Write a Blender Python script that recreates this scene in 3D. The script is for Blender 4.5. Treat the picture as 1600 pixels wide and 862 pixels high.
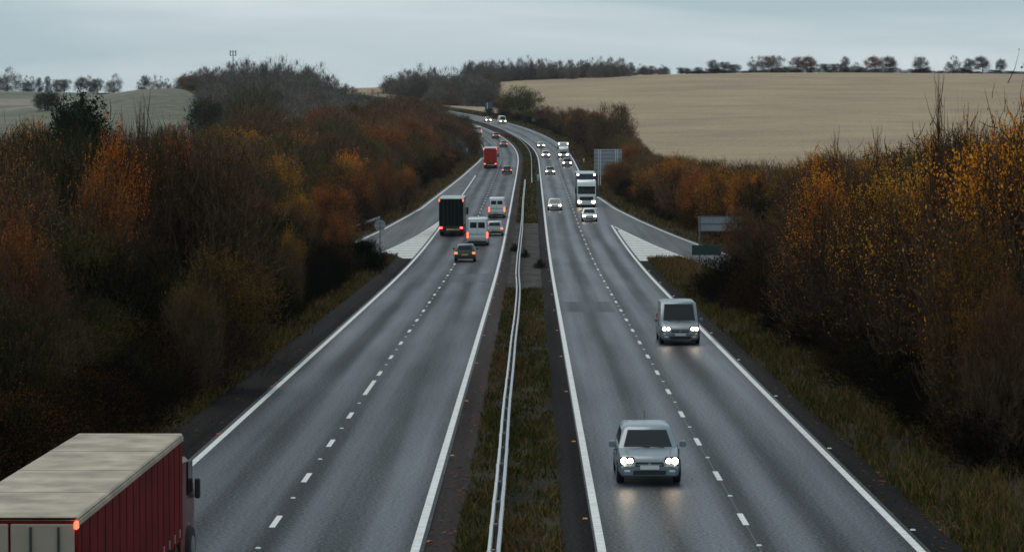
import bpy, math, random
import numpy as np

for _o in list(bpy.data.objects):
    bpy.data.objects.remove(_o)
SC = bpy.context.scene
COL = SC.collection
rng = np.random.default_rng(7)
random.seed(7)

# ------------------------------------------------------------------ camera
EYE = 9.0
cam_d = bpy.data.cameras.new('camera')
cam_d.sensor_width = 36.0
cam_d.lens = 4150.0 / 1600.0 * 36.0
cam_d.clip_start = 0.5
cam_d.clip_end = 8000.0
cam = bpy.data.objects.new('camera', cam_d)
COL.objects.link(cam)
cam.location = (0, 0, EYE)
PITCH = math.atan(186 / 4150.0)
YAW = math.atan(30 / 4150.0)
cam.rotation_euler = (math.pi / 2 - PITCH, 0, YAW)
SC.camera = cam
SC.view_settings.view_transform = 'Standard'
SC.view_settings.look = 'None'
SC.view_settings.exposure = 0.0
SC.view_settings.gamma = 1.0
SC.cycles.use_denoising = True
SC.cycles.max_bounces = 5
SC.cycles.diffuse_bounces = 2
SC.cycles.glossy_bounces = 2
SC.cycles.transmission_bounces = 2
SC.cycles.volume_bounces = 0
SC.cycles.sample_clamp_indirect = 4.0
SC.cycles.filter_width = 1.6

# ------------------------------------------------------------------ sky: overcast, late in the day
SUN_EL, SUN_AZ = math.radians(60), math.radians(-35)
world = bpy.data.worlds.new('World')
SC.world = world
world.use_nodes = True
nt = world.node_tree
nt.nodes.clear()
N = nt.nodes.new
w_out = N('ShaderNodeOutputWorld')
w_bg = N('ShaderNodeBackground')
w_bg.inputs['Strength'].default_value = 0.1
sky = N('ShaderNodeTexSky')
sky.sky_type = 'NISHITA'
sky.sun_disc = False
sky.sun_elevation = SUN_EL
sky.sun_rotation = SUN_AZ
tc = N('ShaderNodeTexCoord')
mp = N('ShaderNodeMapping')
mp.inputs['Scale'].default_value = (2.6, 2.6, 22.0)
mp.inputs['Rotation'].default_value = (0.0, 0.05, 0.3)
nz = N('ShaderNodeTexNoise')
nz.inputs['Scale'].default_value = 1.5
nz.inputs['Detail'].default_value = 5.0
nz.inputs['Roughness'].default_value = 0.5
nz.inputs['Distortion'].default_value = 0.4
rp = N('ShaderNodeValToRGB')
rp.color_ramp.elements[0].position = 0.36
rp.color_ramp.elements[0].color = (0.47, 0.605, 0.67, 1)
rp.color_ramp.elements[1].position = 0.66
rp.color_ramp.elements[1].color = (0.735, 0.825, 0.87, 1)
sc_m = N('ShaderNodeVectorMath'); sc_m.operation = 'SCALE'
sc_m.inputs['Scale'].default_value = 8.8
mx = N('ShaderNodeMix'); mx.data_type = 'RGBA'
mx.inputs['Factor'].default_value = 0.93
L = nt.links.new
L(tc.outputs['Generated'], mp.inputs['Vector'])
L(mp.outputs['Vector'], nz.inputs['Vector'])
L(nz.outputs['Fac'], rp.inputs['Fac'])
L(rp.outputs['Color'], sc_m.inputs[0])
L(sky.outputs['Color'], mx.inputs['A'])
L(sc_m.outputs['Vector'], mx.inputs['B'])
L(mx.outputs['Result'], w_bg.inputs['Color'])
L(w_bg.outputs['Background'], w_out.inputs['Surface'])

sun_d = bpy.data.lights.new('sun', 'SUN')
sun_d.energy = 1.1
sun_d.angle = math.radians(40)
sun_d.color = (1.0, 0.94, 0.86)
sun = bpy.data.objects.new('sun', sun_d)
COL.objects.link(sun)
sun.rotation_euler = (math.pi / 2 - SUN_EL, 0, math.pi - SUN_AZ)
sun.location = (0, 0, 80)

# ------------------------------------------------------------------ helpers
def link(o, parent=None):
    COL.objects.link(o)
    if parent is not None:
        o.parent = parent
    return o

def tag(o, label=None, cat=None, group=None, kind=None):
    if label: o['label'] = label
    if cat: o['category'] = cat
    if group: o['group'] = group
    if kind: o['kind'] = kind
    return o

def empty(name, loc=(0, 0, 0), rot=(0, 0, 0)):
    o = bpy.data.objects.new(name, None)
    COL.objects.link(o)
    o.empty_display_size = 0.2
    o.location = loc
    o.rotation_euler = rot
    return o

def mesh_np(name, V, F, mats, midx=None, uv=None, smooth=False, angle=None):
    """V (n,3), F (m,k) numpy or list of tuples"""
    me = bpy.data.meshes.new(name)
    V = np.asarray(V, dtype=np.float32)
    if isinstance(F, np.ndarray):
        m, k = F.shape
        me.vertices.add(len(V)); me.vertices.foreach_set('co', V.ravel())
        me.loops.add(m * k); me.loops.foreach_set('vertex_index', F.astype(np.int32).ravel())
        me.polygons.add(m)
        me.polygons.foreach_set('loop_start', np.arange(0, m * k, k, dtype=np.int32))
        me.polygons.foreach_set('loop_total', np.full(m, k, dtype=np.int32))
    else:
        me.from_pydata([tuple(map(float, v)) for v in V], [], [tuple(map(int, f)) for f in F])
    for mt in (mats if isinstance(mats, (list, tuple)) else [mats]):
        me.materials.append(mt)
    if midx is not None:
        me.polygons.foreach_set('material_index', np.asarray(midx, dtype=np.int32))
    if uv is not None:
        ul = me.uv_layers.new(name='UVMap')
        li = np.empty(len(me.loops), dtype=np.int32)
        me.loops.foreach_get('vertex_index', li)
        ul.data.foreach_set('uv', np.asarray(uv, dtype=np.float32)[li].ravel())
    me.update(calc_edges=True)
    if smooth:
        me.polygons.foreach_set('use_smooth', np.ones(len(me.polygons), dtype=bool))
        if angle: me.set_sharp_from_angle(angle=math.radians(angle))
    return me

class MB:
    def __init__(self): self.V = []; self.F = []
    def _add(self, V, F):
        n = len(self.V); self.V += [tuple(v) for v in V]; self.F += [tuple(i + n for i in f) for f in F]; return self
    def box(self, x0, x1, y0, y1, z0, z1):
        return self._add([(x0,y0,z0),(x1,y0,z0),(x1,y1,z0),(x0,y1,z0),(x0,y0,z1),(x1,y0,z1),(x1,y1,z1),(x0,y1,z1)],
                         [(3,2,1,0),(4,5,6,7),(0,1,5,4),(1,2,6,5),(2,3,7,6),(3,0,4,7)])
    def loft(self, rings, caps=True):
        n = len(rings[0]); V = [p for r in rings for p in r]; F = []
        for i in range(len(rings) - 1):
            for j in range(n):
                a = i*n + j; b = i*n + (j+1) % n
                F.append((a, b, b+n, a+n))
        if caps:
            F.append(tuple(range(n-1, -1, -1))); k = (len(rings)-1)*n; F.append(tuple(range(k, k+n)))
        return self._add(V, F)
    def rbox(self, x0, x1, y0, y1, z0, z1, c=0.05):
        def ring(y, q):
            X0, X1, Z0, Z1 = x0+q, x1-q, z0+q, z1-q
            return [(X0+c,y,Z0),(X1-c,y,Z0),(X1,y,Z0+c),(X1,y,Z1-c),(X1-c,y,Z1),(X0+c,y,Z1),(X0,y,Z1-c),(X0,y,Z0+c)]
        rr = [ring(y1, c*.7), ring(y1-c*.8, 0), ring(y0+c*.8, 0), ring(y0, c*.7)]
        return self.loft(rr)
    def cyl(self, p0, p1, r0, r1=None, n=10):
        r1 = r0 if r1 is None else r1
        p0 = np.array(p0, float); p1 = np.array(p1, float); d = p1-p0; d /= np.linalg.norm(d)+1e-9
        a = np.cross(d, (0,0,1) if abs(d[2]) < .9 else (1,0,0)); a /= np.linalg.norm(a); b = np.cross(d, a)
        rr = []
        for p, r in ((p0, r0), (p1, r1)):
            rr.append([tuple(p + r*(math.cos(t)*a + math.sin(t)*b)) for t in [2*math.pi*i/n for i in range(n)]])
        return self.loft(rr)
    def quad(self, a, b, c, d): return self._add([a,b,c,d], [(0,1,2,3)])
    def mesh(self, name, mat, smooth=None):
        return mesh_np(name, self.V, self.F, mat, smooth=smooth is not None, angle=smooth)
    def build(self, name, mat, parent=None, smooth=None):
        return link(bpy.data.objects.new(name, self.mesh(name, mat, smooth)), parent)

# ------------------------------------------------------------------ materials
def mat_simple(name, col, rough=0.6, metal=0.0, spec=0.5, noise=0.0, nscale=8.0, bump=0.0, coat=0.0):
    m = bpy.data.materials.new(name); m.use_nodes = True
    t = m.node_tree; b = t.nodes['Principled BSDF']
    b.inputs['Base Color'].default_value = (*col, 1); b.inputs['Roughness'].default_value = rough
    b.inputs['Metallic'].default_value = metal; b.inputs['Specular IOR Level'].default_value = spec
    b.inputs['Coat Weight'].default_value = coat
    if noise or bump:
        tx = t.nodes.new('ShaderNodeTexCoord'); n = t.nodes.new('ShaderNodeTexNoise')
        n.inputs['Scale'].default_value = nscale; n.inputs['Detail'].default_value = 6
        t.links.new(tx.outputs['Object'], n.inputs['Vector'])
        if noise:
            r = t.nodes.new('ShaderNodeMapRange')
            r.inputs['From Min'].default_value = .25; r.inputs['From Max'].default_value = .75
            r.inputs['To Min'].default_value = 1-noise; r.inputs['To Max'].default_value = 1+noise
            v = t.nodes.new('ShaderNodeVectorMath'); v.operation = 'SCALE'; v.inputs[0].default_value = col
            t.links.new(n.outputs['Fac'], r.inputs['Value']); t.links.new(r.outputs['Result'], v.inputs['Scale'])
            t.links.new(v.outputs['Vector'], b.inputs['Base Color'])
        if bump:
            bp = t.nodes.new('ShaderNodeBump'); bp.inputs['Strength'].default_value = bump
            t.links.new(n.outputs['Fac'], bp.inputs['Height']); t.links.new(bp.outputs['Normal'], b.inputs['Normal'])
    return m

def mat_emit(name, col, strength, base=(0.8,0.8,0.8)):
    m = bpy.data.materials.new(name); m.use_nodes = True
    b = m.node_tree.nodes['Principled BSDF']
    b.inputs['Base Color'].default_value = (*base, 1); b.inputs['Roughness'].default_value = .2
    b.inputs['Emission Color'].default_value = (*col, 1); b.inputs['Emission Strength'].default_value = strength
    return m

def mat_asphalt(name, c0, c1, tracks=True, rough=0.42, spec=0.5, tcent=None):
    """UV: u = metres across, v = metres along"""
    m = bpy.data.materials.new(name); m.use_nodes = True
    t = m.node_tree; nd = t.nodes.new; lk = t.links.new; b = t.nodes['Principled BSDF']
    uv = nd('ShaderNodeUVMap'); uv.uv_map = 'UVMap'
    sep = nd('ShaderNodeSeparateXYZ'); lk(uv.outputs['UV'], sep.inputs[0])
    # long streaks along the direction of travel
    mp = nd('ShaderNodeMapping'); mp.inputs['Scale'].default_value = (1.1, 0.012, 1); lk(uv.outputs['UV'], mp.inputs['Vector'])
    n1 = nd('ShaderNodeTexNoise'); n1.inputs['Scale'].default_value = 1.0; n1.inputs['Detail'].default_value = 4; lk(mp.outputs['Vector'], n1.inputs['Vector'])
    mp2 = nd('ShaderNodeMapping'); mp2.inputs['Scale'].default_value = (.45, 0.05, 1); lk(uv.outputs['UV'], mp2.inputs['Vector'])
    n2 = nd('ShaderNodeTexNoise'); n2.inputs['Scale'].default_value = 1.0; n2.inputs['Detail'].default_value = 5; lk(mp2.outputs['Vector'], n2.inputs['Vector'])
    n3 = nd('ShaderNodeTexNoise'); n3.inputs['Scale'].default_value = 11.0; n3.inputs['Detail'].default_value = 3; lk(uv.outputs['UV'], n3.inputs['Vector'])
    def math_(op, a, bb, c=None):
        x = nd('ShaderNodeMath'); x.operation = op
        for i, q in enumerate((a, bb, c)):
            if q is None: continue
            if isinstance(q, (int, float)): x.inputs[i].default_value = q
            else: lk(q, x.inputs[i])
        return x.outputs[0]
    f = math_('MULTIPLY_ADD', n1.outputs['Fac'], 0.9, -0.2)
    f = math_('ADD', f, math_('MULTIPLY_ADD', n2.outputs['Fac'], .55, -.275))
    f = math_('ADD', f, math_('MULTIPLY_ADD', n3.outputs['Fac'], 1.6, -0.8))
    if tracks:
        # wheel paths: polished lighter bands, oil-dark band between them
        mp4 = nd('ShaderNodeMapping'); mp4.inputs['Scale'].default_value = (.15, .02, 1); lk(uv.outputs['UV'], mp4.inputs['Vector'])
        n4 = nd('ShaderNodeTexNoise'); n4.inputs['Scale'].default_value = 1.0; n4.inputs['Detail'].default_value = 3; lk(mp4.outputs['Vector'], n4.inputs['Vector'])
        uw = math_('MULTIPLY_ADD', n4.outputs['Fac'], .8, -.4); uw = math_('ADD', uw, sep.outputs['X'])
        for u0 in tcent:
            for off, w, g in ((-0.9, .5, .17), (0.95, .55, .22), (0.05, .5, -.22), (1.75, .45, -.15), (-1.7, .45, -.12)):
                dd = math_('SUBTRACT', uw, u0 + off)
                q = math_('DIVIDE', dd, w); q = math_('MULTIPLY', q, q); q = math_('MULTIPLY', q, -1.0)
                q = math_('EXPONENT', q, 0.0); f = math_('MULTIPLY_ADD', q, g, f)
    ramp = nd('ShaderNodeMix'); ramp.data_type = 'RGBA'; ramp.clamp_factor = True
    lk(f, ramp.inputs['Factor']); ramp.inputs['A'].default_value = (*c0, 1); ramp.inputs['B'].default_value = (*c1, 1)
    lk(ramp.outputs['Result'], b.inputs['Base Color'])
    rr = nd('ShaderNodeMapRange'); lk(f, rr.inputs['Value']); rr.inputs['To Min'].default_value = rough+.1; rr.inputs['To Max'].default_value = rough-.07
    lk(rr.outputs['Result'], b.inputs['Roughness'])
    sr_ = nd('ShaderNodeMapRange'); lk(f, sr_.inputs['Value']); sr_.inputs['From Min'].default_value = -.1; sr_.inputs['From Max'].default_value = .9; sr_.inputs['To Min'].default_value = spec*.25; sr_.inputs['To Max'].default_value = spec*1.7
    lk(sr_.outputs['Result'], b.inputs['Specular IOR Level'])
    bp = nd('ShaderNodeBump'); bp.inputs['Strength'].default_value = .25; bp.inputs['Distance'].default_value = .01
    lk(n3.outputs['Fac'], bp.inputs['Height']); lk(bp.outputs['Normal'], b.inputs['Normal'])
    return m

def mat_ground(name, cols, scale=(0.05, 0.05), fine=1.5, rough=0.9, bump=.6):
    """blend of three real colours by noise in object space (metres)"""
    m = bpy.data.materials.new(name); m.use_nodes = True
    t = m.node_tree; nd = t.nodes.new; lk = t.links.new; b = t.nodes['Principled BSDF']
    tx = nd('ShaderNodeTexCoord')
    mp = nd('ShaderNodeMapping'); mp.inputs['Scale'].default_value = (scale[0], scale[1], .05); lk(tx.outputs['Object'], mp.inputs['Vector'])
    mp.inputs['Rotation'].default_value = (0, 0, .45)
    n1 = nd('ShaderNodeTexNoise'); n1.inputs['Scale'].default_value = 1; n1.inputs['Detail'].default_value = 9; n1.inputs['Roughness'].default_value = .65
    lk(mp.outputs['Vector'], n1.inputs['Vector'])
    n2 = nd('ShaderNodeTexNoise'); n2.inputs['Scale'].default_value = fine; n2.inputs['Detail'].default_value = 5; lk(tx.outputs['Object'], n2.inputs['Vector'])
    r = nd('ShaderNodeValToRGB'); e = r.color_ramp.elements
    e[0].position = .36; e[0].color = (*cols[0], 1); e[1].position = .64; e[1].color = (*cols[2], 1)
    k = e.new(.5); k.color = (*cols[1], 1)
    lk(n1.outputs['Fac'], r.inputs['Fac'])
    mr = nd('ShaderNodeMapRange'); mr.inputs['From Min'].default_value = .3; mr.inputs['From Max'].default_value = .7
    mr.inputs['To Min'].default_value = .72; mr.inputs['To Max'].default_value = 1.25; lk(n2.outputs['Fac'], mr.inputs['Value'])
    v = nd('ShaderNodeVectorMath'); v.operation = 'SCALE'; lk(r.outputs['Color'], v.inputs[0]); lk(mr.outputs['Result'], v.inputs['Scale'])
    lk(v.outputs['Vector'], b.inputs['Base Color']); b.inputs['Roughness'].default_value = rough; b.inputs['Specular IOR Level'].default_value = .1
    bp = nd('ShaderNodeBump'); bp.inputs['Strength'].default_value = bump; bp.inputs['Distance'].default_value = .1
    lk(n2.outputs['Fac'], bp.inputs['Height']); lk(bp.outputs['Normal'], b.inputs['Normal'])
    return m

def mat_foliage(name, base=None, var=0.5, trans=0.25):
    """leaf colour = object colour (or base) varied from leaf to leaf"""
    m = bpy.data.materials.new(name); m.use_nodes = True
    t = m.node_tree; nd = t.nodes.new; lk = t.links.new; t.nodes.clear()
    out = nd('ShaderNodeOutputMaterial'); g = nd('ShaderNodeNewGeometry'); oi = nd('ShaderNodeObjectInfo')
    mr = nd('ShaderNodeMapRange'); mr.inputs['To Min'].default_value = 1-var; mr.inputs['To Max'].default_value = 1+var
    lk(g.outputs['Random Per Island'], mr.inputs['Value'])
    hs = nd('ShaderNodeHueSaturation')
    if base:
        sv = nd('ShaderNodeVectorMath'); sv.operation = 'SCALE'; sv.inputs[0].default_value = base
        lk(oi.outputs['Alpha'], sv.inputs['Scale']); lk(sv.outputs['Vector'], hs.inputs['Color'])
    else: lk(oi.outputs['Color'], hs.inputs['Color'])
    lk(mr.outputs['Result'], hs.inputs['Value'])
    w = nd('ShaderNodeMath'); w.operation = 'MULTIPLY'; w.inputs[1].default_value = 7.31; lk(g.outputs['Random Per Island'], w.inputs[0])
    w2 = nd('ShaderNodeMath'); w2.operation = 'FRACT'; lk(w.outputs[0], w2.inputs[0])
    mh = nd('ShaderNodeMapRange'); mh.inputs['To Min'].default_value = .482; mh.inputs['To Max'].default_value = .52; lk(w2.outputs[0], mh.inputs['Value'])
    lk(mh.outputs['Result'], hs.inputs['Hue'])
    d = nd('ShaderNodeBsdfDiffuse'); lk(hs.outputs['Color'], d.inputs['Color'])
    if trans:
        tr = nd('ShaderNodeBsdfTranslucent'); lk(hs.outputs['Color'], tr.inputs['Color'])
        mxs = nd('ShaderNodeMixShader'); mxs.inputs[0].default_value = trans
        lk(d.outputs[0], mxs.inputs[1]); lk(tr.outputs[0], mxs.inputs[2]); lk(mxs.outputs[0], out.inputs['Surface'])
    else:
        lk(d.outputs[0], out.inputs['Surface'])
    return m

M = {}
M['white_line'] = mat_simple('white_line', (.60,.61,.60), .7, noise=.22, nscale=4)
M['hatch_line'] = mat_simple('hatch_line', (.52,.52,.50), .8, noise=.3, nscale=2.5)
M['steel'] = mat_simple('galvanised_steel', (.50,.52,.53), .5, metal=.4, noise=.15, nscale=3)
M['post_steel'] = mat_simple('post_steel', (.16,.17,.18), .5, metal=.5)
M['sign_back'] = mat_simple('sign_back', (.27,.31,.33), .5, metal=.3, noise=.1, nscale=2)
M['sign_green'] = mat_simple('sign_green_dark', (.02,.048,.043), .7)
M['sign_white'] = mat_simple('sign_white', (.62,.64,.64), .5)
M['sign_blue'] = mat_simple('sign_blue', (.04,.11,.16), .5)
M['rubber'] = mat_simple('rubber', (.012,.012,.013), .8)
M['rim'] = mat_simple('wheel_rim', (.35,.36,.37), .35, metal=.8)
M['glass'] = mat_simple('dark_glass', (.008,.011,.014), .05, spec=.3)
M['black'] = mat_simple('black_plastic', (.015,.015,.016), .55)
M['dark_metal'] = mat_simple('dark_chassis', (.03,.03,.032), .6)
M['plate_y'] = mat_simple('plate_yellow', (.62,.42,.03), .5)
M['plate_w'] = mat_simple('plate_white', (.7,.7,.68), .5)
M['head'] = mat_emit('headlamp_lit', (1,.78,.52), 24.0)
M['tail'] = mat_emit('tail_lamp_lit', (1,.10,.05), 4.0, base=(.4,.01,.01))
M['tail_dim'] = mat_emit('marker_lamp_lit', (1,.10,.05), 3.4, base=(.4,.01,.01))
M['amber'] = mat_simple('amber_lens', (.55,.2,.03), .3)
M['red_lens'] = mat_simple('red_lens', (.5,.05,.03), .3)
M['asphalt_left'] = mat_asphalt('asphalt_left', (.006,.008,.0105), (.072,.092,.116), True, .46, .30, (-8.13, -4.48))
M['asphalt_right'] = mat_asphalt('asphalt_right', (.006,.008,.0105), (.080,.102,.128), True, .42, .36, (3.45, 7.10))
M['asphalt_slip'] = mat_asphalt('asphalt_slip', (.024,.026,.030), (.052,.057,.064), False, .48, .4)
M['shoulder'] = mat_asphalt('shoulder_asphalt', (.006,.0055,.0055), (.022,.019,.018), False, .85, .08)
M['median_strip'] = mat_asphalt('median_strip', (.024,.019,.019), (.060,.047,.045), False, .85, .1)
M['gravel'] = mat_ground('median_gravel', ((.026,.023,.022),(.048,.042,.039),(.075,.067,.061)), (.7,.25), 9.0)
M['tar'] = mat_simple('tar_joint', (.012,.012,.013), .5)
M['soil'] = mat_ground('ground_soil', ((.010,.010,.006),(.022,.018,.010),(.038,.032,.014)), (.25,.25), 2.0)
M['median_soil'] = mat_ground('median_soil', ((.008,.009,.005),(.016,.015,.008),(.035,.032,.014)), (.5,.12), 2.0)
M['stubble'] = mat_ground('stubble', ((.255,.190,.135),(.300,.228,.148),(.335,.265,.162)), (.022,.030), 1.3, bump=.4)
M['pasture'] = mat_ground('pasture', ((.11,.115,.087),(.135,.14,.102),(.185,.165,.12)), (.012,.02), .25, bump=.3)
M['fallow'] = mat_ground('fallow', ((.21,.17,.14),(.25,.21,.165),(.20,.20,.13)), (.01,.03), .25, bump=.3)

# ------------------------------------------------------------------ road geometry (s = metres along, d = metres right of the median's middle)
RT = np.array([
 (0,0,4,0),(80,0,84,0),(160,0,164,0),(200,0,204,.08),(240,0,244,.468),(280,0,284,1.18),(320,0,324,2.10),(360,0,364,3.076),(400,0,404,4.024),(440,0,444,4.953),
 (480,0,484,5.953),(520,-.01,524,7.129),(560,-.12,564,8.537),(600,-.71,603.99,10.166),(640,-2.16,643.97,11.966),(680,-4.571,683.89,13.877),
 (720,-7.99,723.75,15.849),(760,-12.524,763.49,17.844),(800,-18.282,803.07,19.838),(840,-25.285,842.45,21.825),(880,-33.531,881.59,23.806),(920,-43.0135,920.4456,25.778)])
_h = .2536
RT = np.vstack([RT] + [[(s, -43.0135-(s-920)*math.sin(_h), 920.4456+(s-920)*math.cos(_h), 25.778+(s-920)*.049)] for s in range(960, 2700, 40)])
def _spline(xs, ys):
    n = len(xs); h = np.diff(xs); A = np.eye(n); r = np.zeros(n)
    for i in range(1, n-1):
        A[i,i-1] = h[i-1]; A[i,i] = 2*(h[i-1]+h[i]); A[i,i+1] = h[i]
        r[i] = 6*((ys[i+1]-ys[i])/h[i] - (ys[i]-ys[i-1])/h[i-1])
    m = np.linalg.solve(A, r)
    def f(q):
        q = np.asarray(q, float); i = np.clip(np.searchsorted(xs, q)-1, 0, n-2)
        a = xs[i+1]-q; b = q-xs[i]; hh = h[i]
        return m[i]*a**3/(6*hh)+m[i+1]*b**3/(6*hh)+(ys[i]/hh-m[i]*hh/6)*a+(ys[i+1]/hh-m[i+1]*hh/6)*b
    return f
_fx, _fy, _fz = _spline(RT[:,0], RT[:,1]), _spline(RT[:,0], RT[:,2]), _spline(RT[:,0], RT[:,3])
_DS = np.arange(0, 2690, 2.0)
_RX, _RY, _RZ = _fx(_DS), _fy(_DS), _fz(_DS)
_HX, _HY = np.gradient(_RX, _DS), np.gradient(_RY, _DS)
def road(s):
    s = np.asarray(s, float)
    x, y, z = np.interp(s,_DS,_RX), np.interp(s,_DS,_RY), np.interp(s,_DS,_RZ)
    hx, hy = np.interp(s,_DS,_HX), np.interp(s,_DS,_HY)
    return x, y, z, np.arctan2(-hx, hy)
def pt(s, d, h=0.0):
    x, y, z, a = road(s)
    return np.stack(np.broadcast_arrays(x+np.cos(a)*d, y+np.sin(a)*d, z+h), -1)
def sd_of(x, y):
    """chainage and offset of a ground point"""
    i = np.argmin((_RX[None]-np.atleast_1d(x)[:,None])**2+(_RY[None]-np.atleast_1d(y)[:,None])**2, axis=1)
    hx, hy = _HX[i], _HY[i]; dx, dy = np.atleast_1d(x)-_RX[i], np.atleast_1d(y)-_RY[i]
    return _DS[i]+dx*hx+dy*hy, dx*hy-dy*hx
def sstep(a, b, t):
    t = np.clip((t-a)/(b-a), 0, 1); return t*t*(3-2*t)
_PY = np.array([-100,0,150,250,400,600,800,1000,1200,1330,1430,1550,1700,2000,3200.])
_PZ = np.array([-.3,-.3,0,1.0,4.4,10.5,19.5,30,42.5,49.5,52.0,51,46,32,0.])
_pz = _spline(_PY, _PZ)
def ground(x, y):
    x = np.atleast_1d(np.asarray(x, float)); y = np.atleast_1d(np.asarray(y, float))
    s, d = sd_of(x, y)
    P = _pz(y)
    side = sstep(-200, 120, x)
    P = P*(0.875+0.125*side) + 1.4*np.sin(x*.011+.6)*sstep(500, 900, y) + 1.5*np.sin(x*.006+y*.004)*sstep(500,900,y)
    P = P + 11*np.exp(-((x+118)/62)**2-((y-985)/110)**2)
    R = np.interp(s,_DS,_RZ)
    w = sstep(24, 85, np.abs(d))*(1-0) 
    w = np.maximum(w, sstep(1090, 1180, s))
    near = sstep(40, 120, y)
    g = R*(1-w)+P*w
    return g
def ground1(x, y): return float(ground(x, y)[0])

_c, _s = math.cos(YAW), math.sin(YAW); _cp, _sp = math.cos(PITCH), math.sin(PITCH)
def project(p):
    x, y, z = p[0], p[1], p[2]-EYE
    dd = -_s*x+_c*y; r = _c*x+_s*y; a = dd*_cp-z*_sp; up = z*_cp+dd*_sp
    return 800+4150*r/a, 431-4150*up/a
def at_column(u, dist):
    """ground point (x, y) at distance y=dist that the photograph shows in column u"""
    x = (u-830)/4150*dist
    return x, dist
def z_for_row(v, dist): return EYE+(245-v)/4150*dist

# ------------------------------------------------------------------ ground sheet, fields
S_ROWS = np.r_[np.arange(10, 1000, 15.), np.arange(1000, 1700, 25.), np.arange(1700, 2650, 60.)]
D_COLS = np.array([-900,-700,-560,-450,-380,-320,-270,-230,-200,-170,-145,-120,-100,-84,-70,-58,-48,-40,-33,-27,-22,-18,-15,-12.3,-6,0,6,10.2,13,16,20,25,31,38,46,56,68,82,100,120,145,170,200,230,270,320,380,450,560,700,900,1150.])
SS, DD = np.meshgrid(S_ROWS, D_COLS, indexing='ij')
PP = pt(SS.ravel(), DD.ravel())
GZ = ground(PP[:,0], PP[:,1])
s_, d_ = SS.ravel(), DD.ravel()
corr = (d_ > -40) & (d_ < 40) & (s_ < 1100)
GZ = GZ - np.where(corr, .10, 0.0)
GZ = GZ + np.where(np.abs(d_) > 60, .25*rng.standard_normal(len(GZ)), 0)*sstep(300, 500, PP[:,1])*.5
GV = np.c_[PP[:,0], PP[:,1], GZ]
nr, nc = SS.shape
idx = np.arange(nr*nc).reshape(nr, nc)
Fq = np.stack([idx[:-1,:-1], idx[:-1,1:], idx[1:,1:], idx[1:,:-1]], -1).reshape(-1, 4)
fc = GV[Fq].mean(1); fs = s_[Fq].mean(1); fd = d_[Fq].mean(1)
reg = np.zeros(len(Fq), int)
reg[(fd > 18) & (fs > 330)] = 1
left = (fd < -75) & (fc[:,1] > 520)
reg[left] = 2
reg[left & (fc[:,1] > 1095) & (fc[:,1] < 1180)] = 3
reg[left & (fc[:,1] > 935) & (fc[:,1] < 975) & (fc[:,0] < -150)] = 3
for k, (nm, mt) in enumerate((('ground', 'soil'), ('stubble_field', 'stubble'), ('pasture_field', 'pasture'), ('fallow_field', 'fallow'))):
    f = Fq[reg == k]
    used, inv = np.unique(f, return_inverse=True)
    me = mesh_np(nm, GV[used], inv.reshape(-1, 4), M[mt], smooth=True)
    tag(link(bpy.data.objects.new(nm, me)), kind='structure')

# ------------------------------------------------------------------ carriageways
LO, LI, RI, RO = -9.96, -2.66, 1.62, 8.92
SLO = np.array([(60,-33.5),(100,-29.0),(150,-24.3),(200,-20.4),(249.5,-17.33),(276,-16.1),(299.5,-15.25),(335,-13.95),(408,-12.9),(505,-11.6),(568,-10.3)])
SLI = np.array([(60,-29.5),(100,-24.6),(150,-19.9),(200,-15.9),(236,-13.4),(247,-12.75),(267.5,-11.67),(294.5,-10.68),(318,-9.96)])
SRO = np.array([(60,33),(100,28.4),(150,23.8),(200,19.6),(252,15.77),(274.5,14.2),(299.5,12.55),(333,10.62),(372.5,9.3)])
SRI = np.array([(60,29),(100,24.0),(150,19.4),(200,15.4),(228,13.22),(248.5,11.66),(273,10.12),(290.5,8.95)])
def lerp(T, s): return np.interp(s, T[:,0], T[:,1])

def strip(name, s0, s1, da, db, h, mat, kind=None, parent=None, step=5.0, cols=2):
    ss = np.arange(s0, s1+.01, step) if s1-s0 > step else np.array([s0, s1])
    if ss[-1] < s1-.01: ss = np.r_[ss, s1]
    a = da(ss) if callable(da) else np.full(len(ss), da); b = db(ss) if callable(db) else np.full(len(ss), db)
    V = []; UV = []
    for k in range(cols):
        t = k/(cols-1); d = a*(1-t)+b*t
        V.append(pt(ss, d, h)); UV.append(np.c_[d, ss])
    V = np.stack(V, 1).reshape(-1, 3); UV = np.stack(UV, 1).reshape(-1, 2)
    id_ = np.arange(len(ss)*cols).reshape(len(ss), cols)
    F = np.stack([id_[:-1,:-1], id_[:-1,1:], id_[1:,1:], id_[1:,:-1]], -1).reshape(-1, 4)
    o = link(bpy.data.objects.new(name, mesh_np(name, V, F, mat, uv=UV)), parent)
    if kind: tag(o, kind=kind)
    return o
road_l = strip('left_carriageway', 15, 1090, LO-.25, LI+.2, 0, M['asphalt_left'], 'structure')
road_r = strip('right_carriageway', 15, 1090, RI-.15, RO+.22, 0, M['asphalt_right'], 'structure')
slip_l = strip('left_slip_road', 60, 568, lambda s: lerp(SLO, s)-.45, lambda s: np.maximum(np.minimum(lerp(SLI, s)+.35, LO-.2), lerp(SLO, s)), -.012, M['asphalt_slip'], 'structure')
slip_r = strip('right_slip_road', 60, 372, lambda s: np.minimum(np.maximum(lerp(SRI, s)-.35, RO+.15), lerp(SRO, s)), lambda s: lerp(SRO, s)+.45, -.012, M['asphalt_slip'], 'structure')
def wob(k, a): return lambda s: k + a*np.sin(s*.9)*.5 + a*np.sin(s*.37+1)*.6 + a*np.sin(s*2.3+2)*.3
strip('left_shoulder', 15, 228, wob(-11.9, .16), LO-.2, -.02, M['shoulder'], 'structure', step=1.0)
strip('left_shoulder_far', 560, 1090, -11.1, LO-.2, -.02, M['shoulder'], 'structure')
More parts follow.
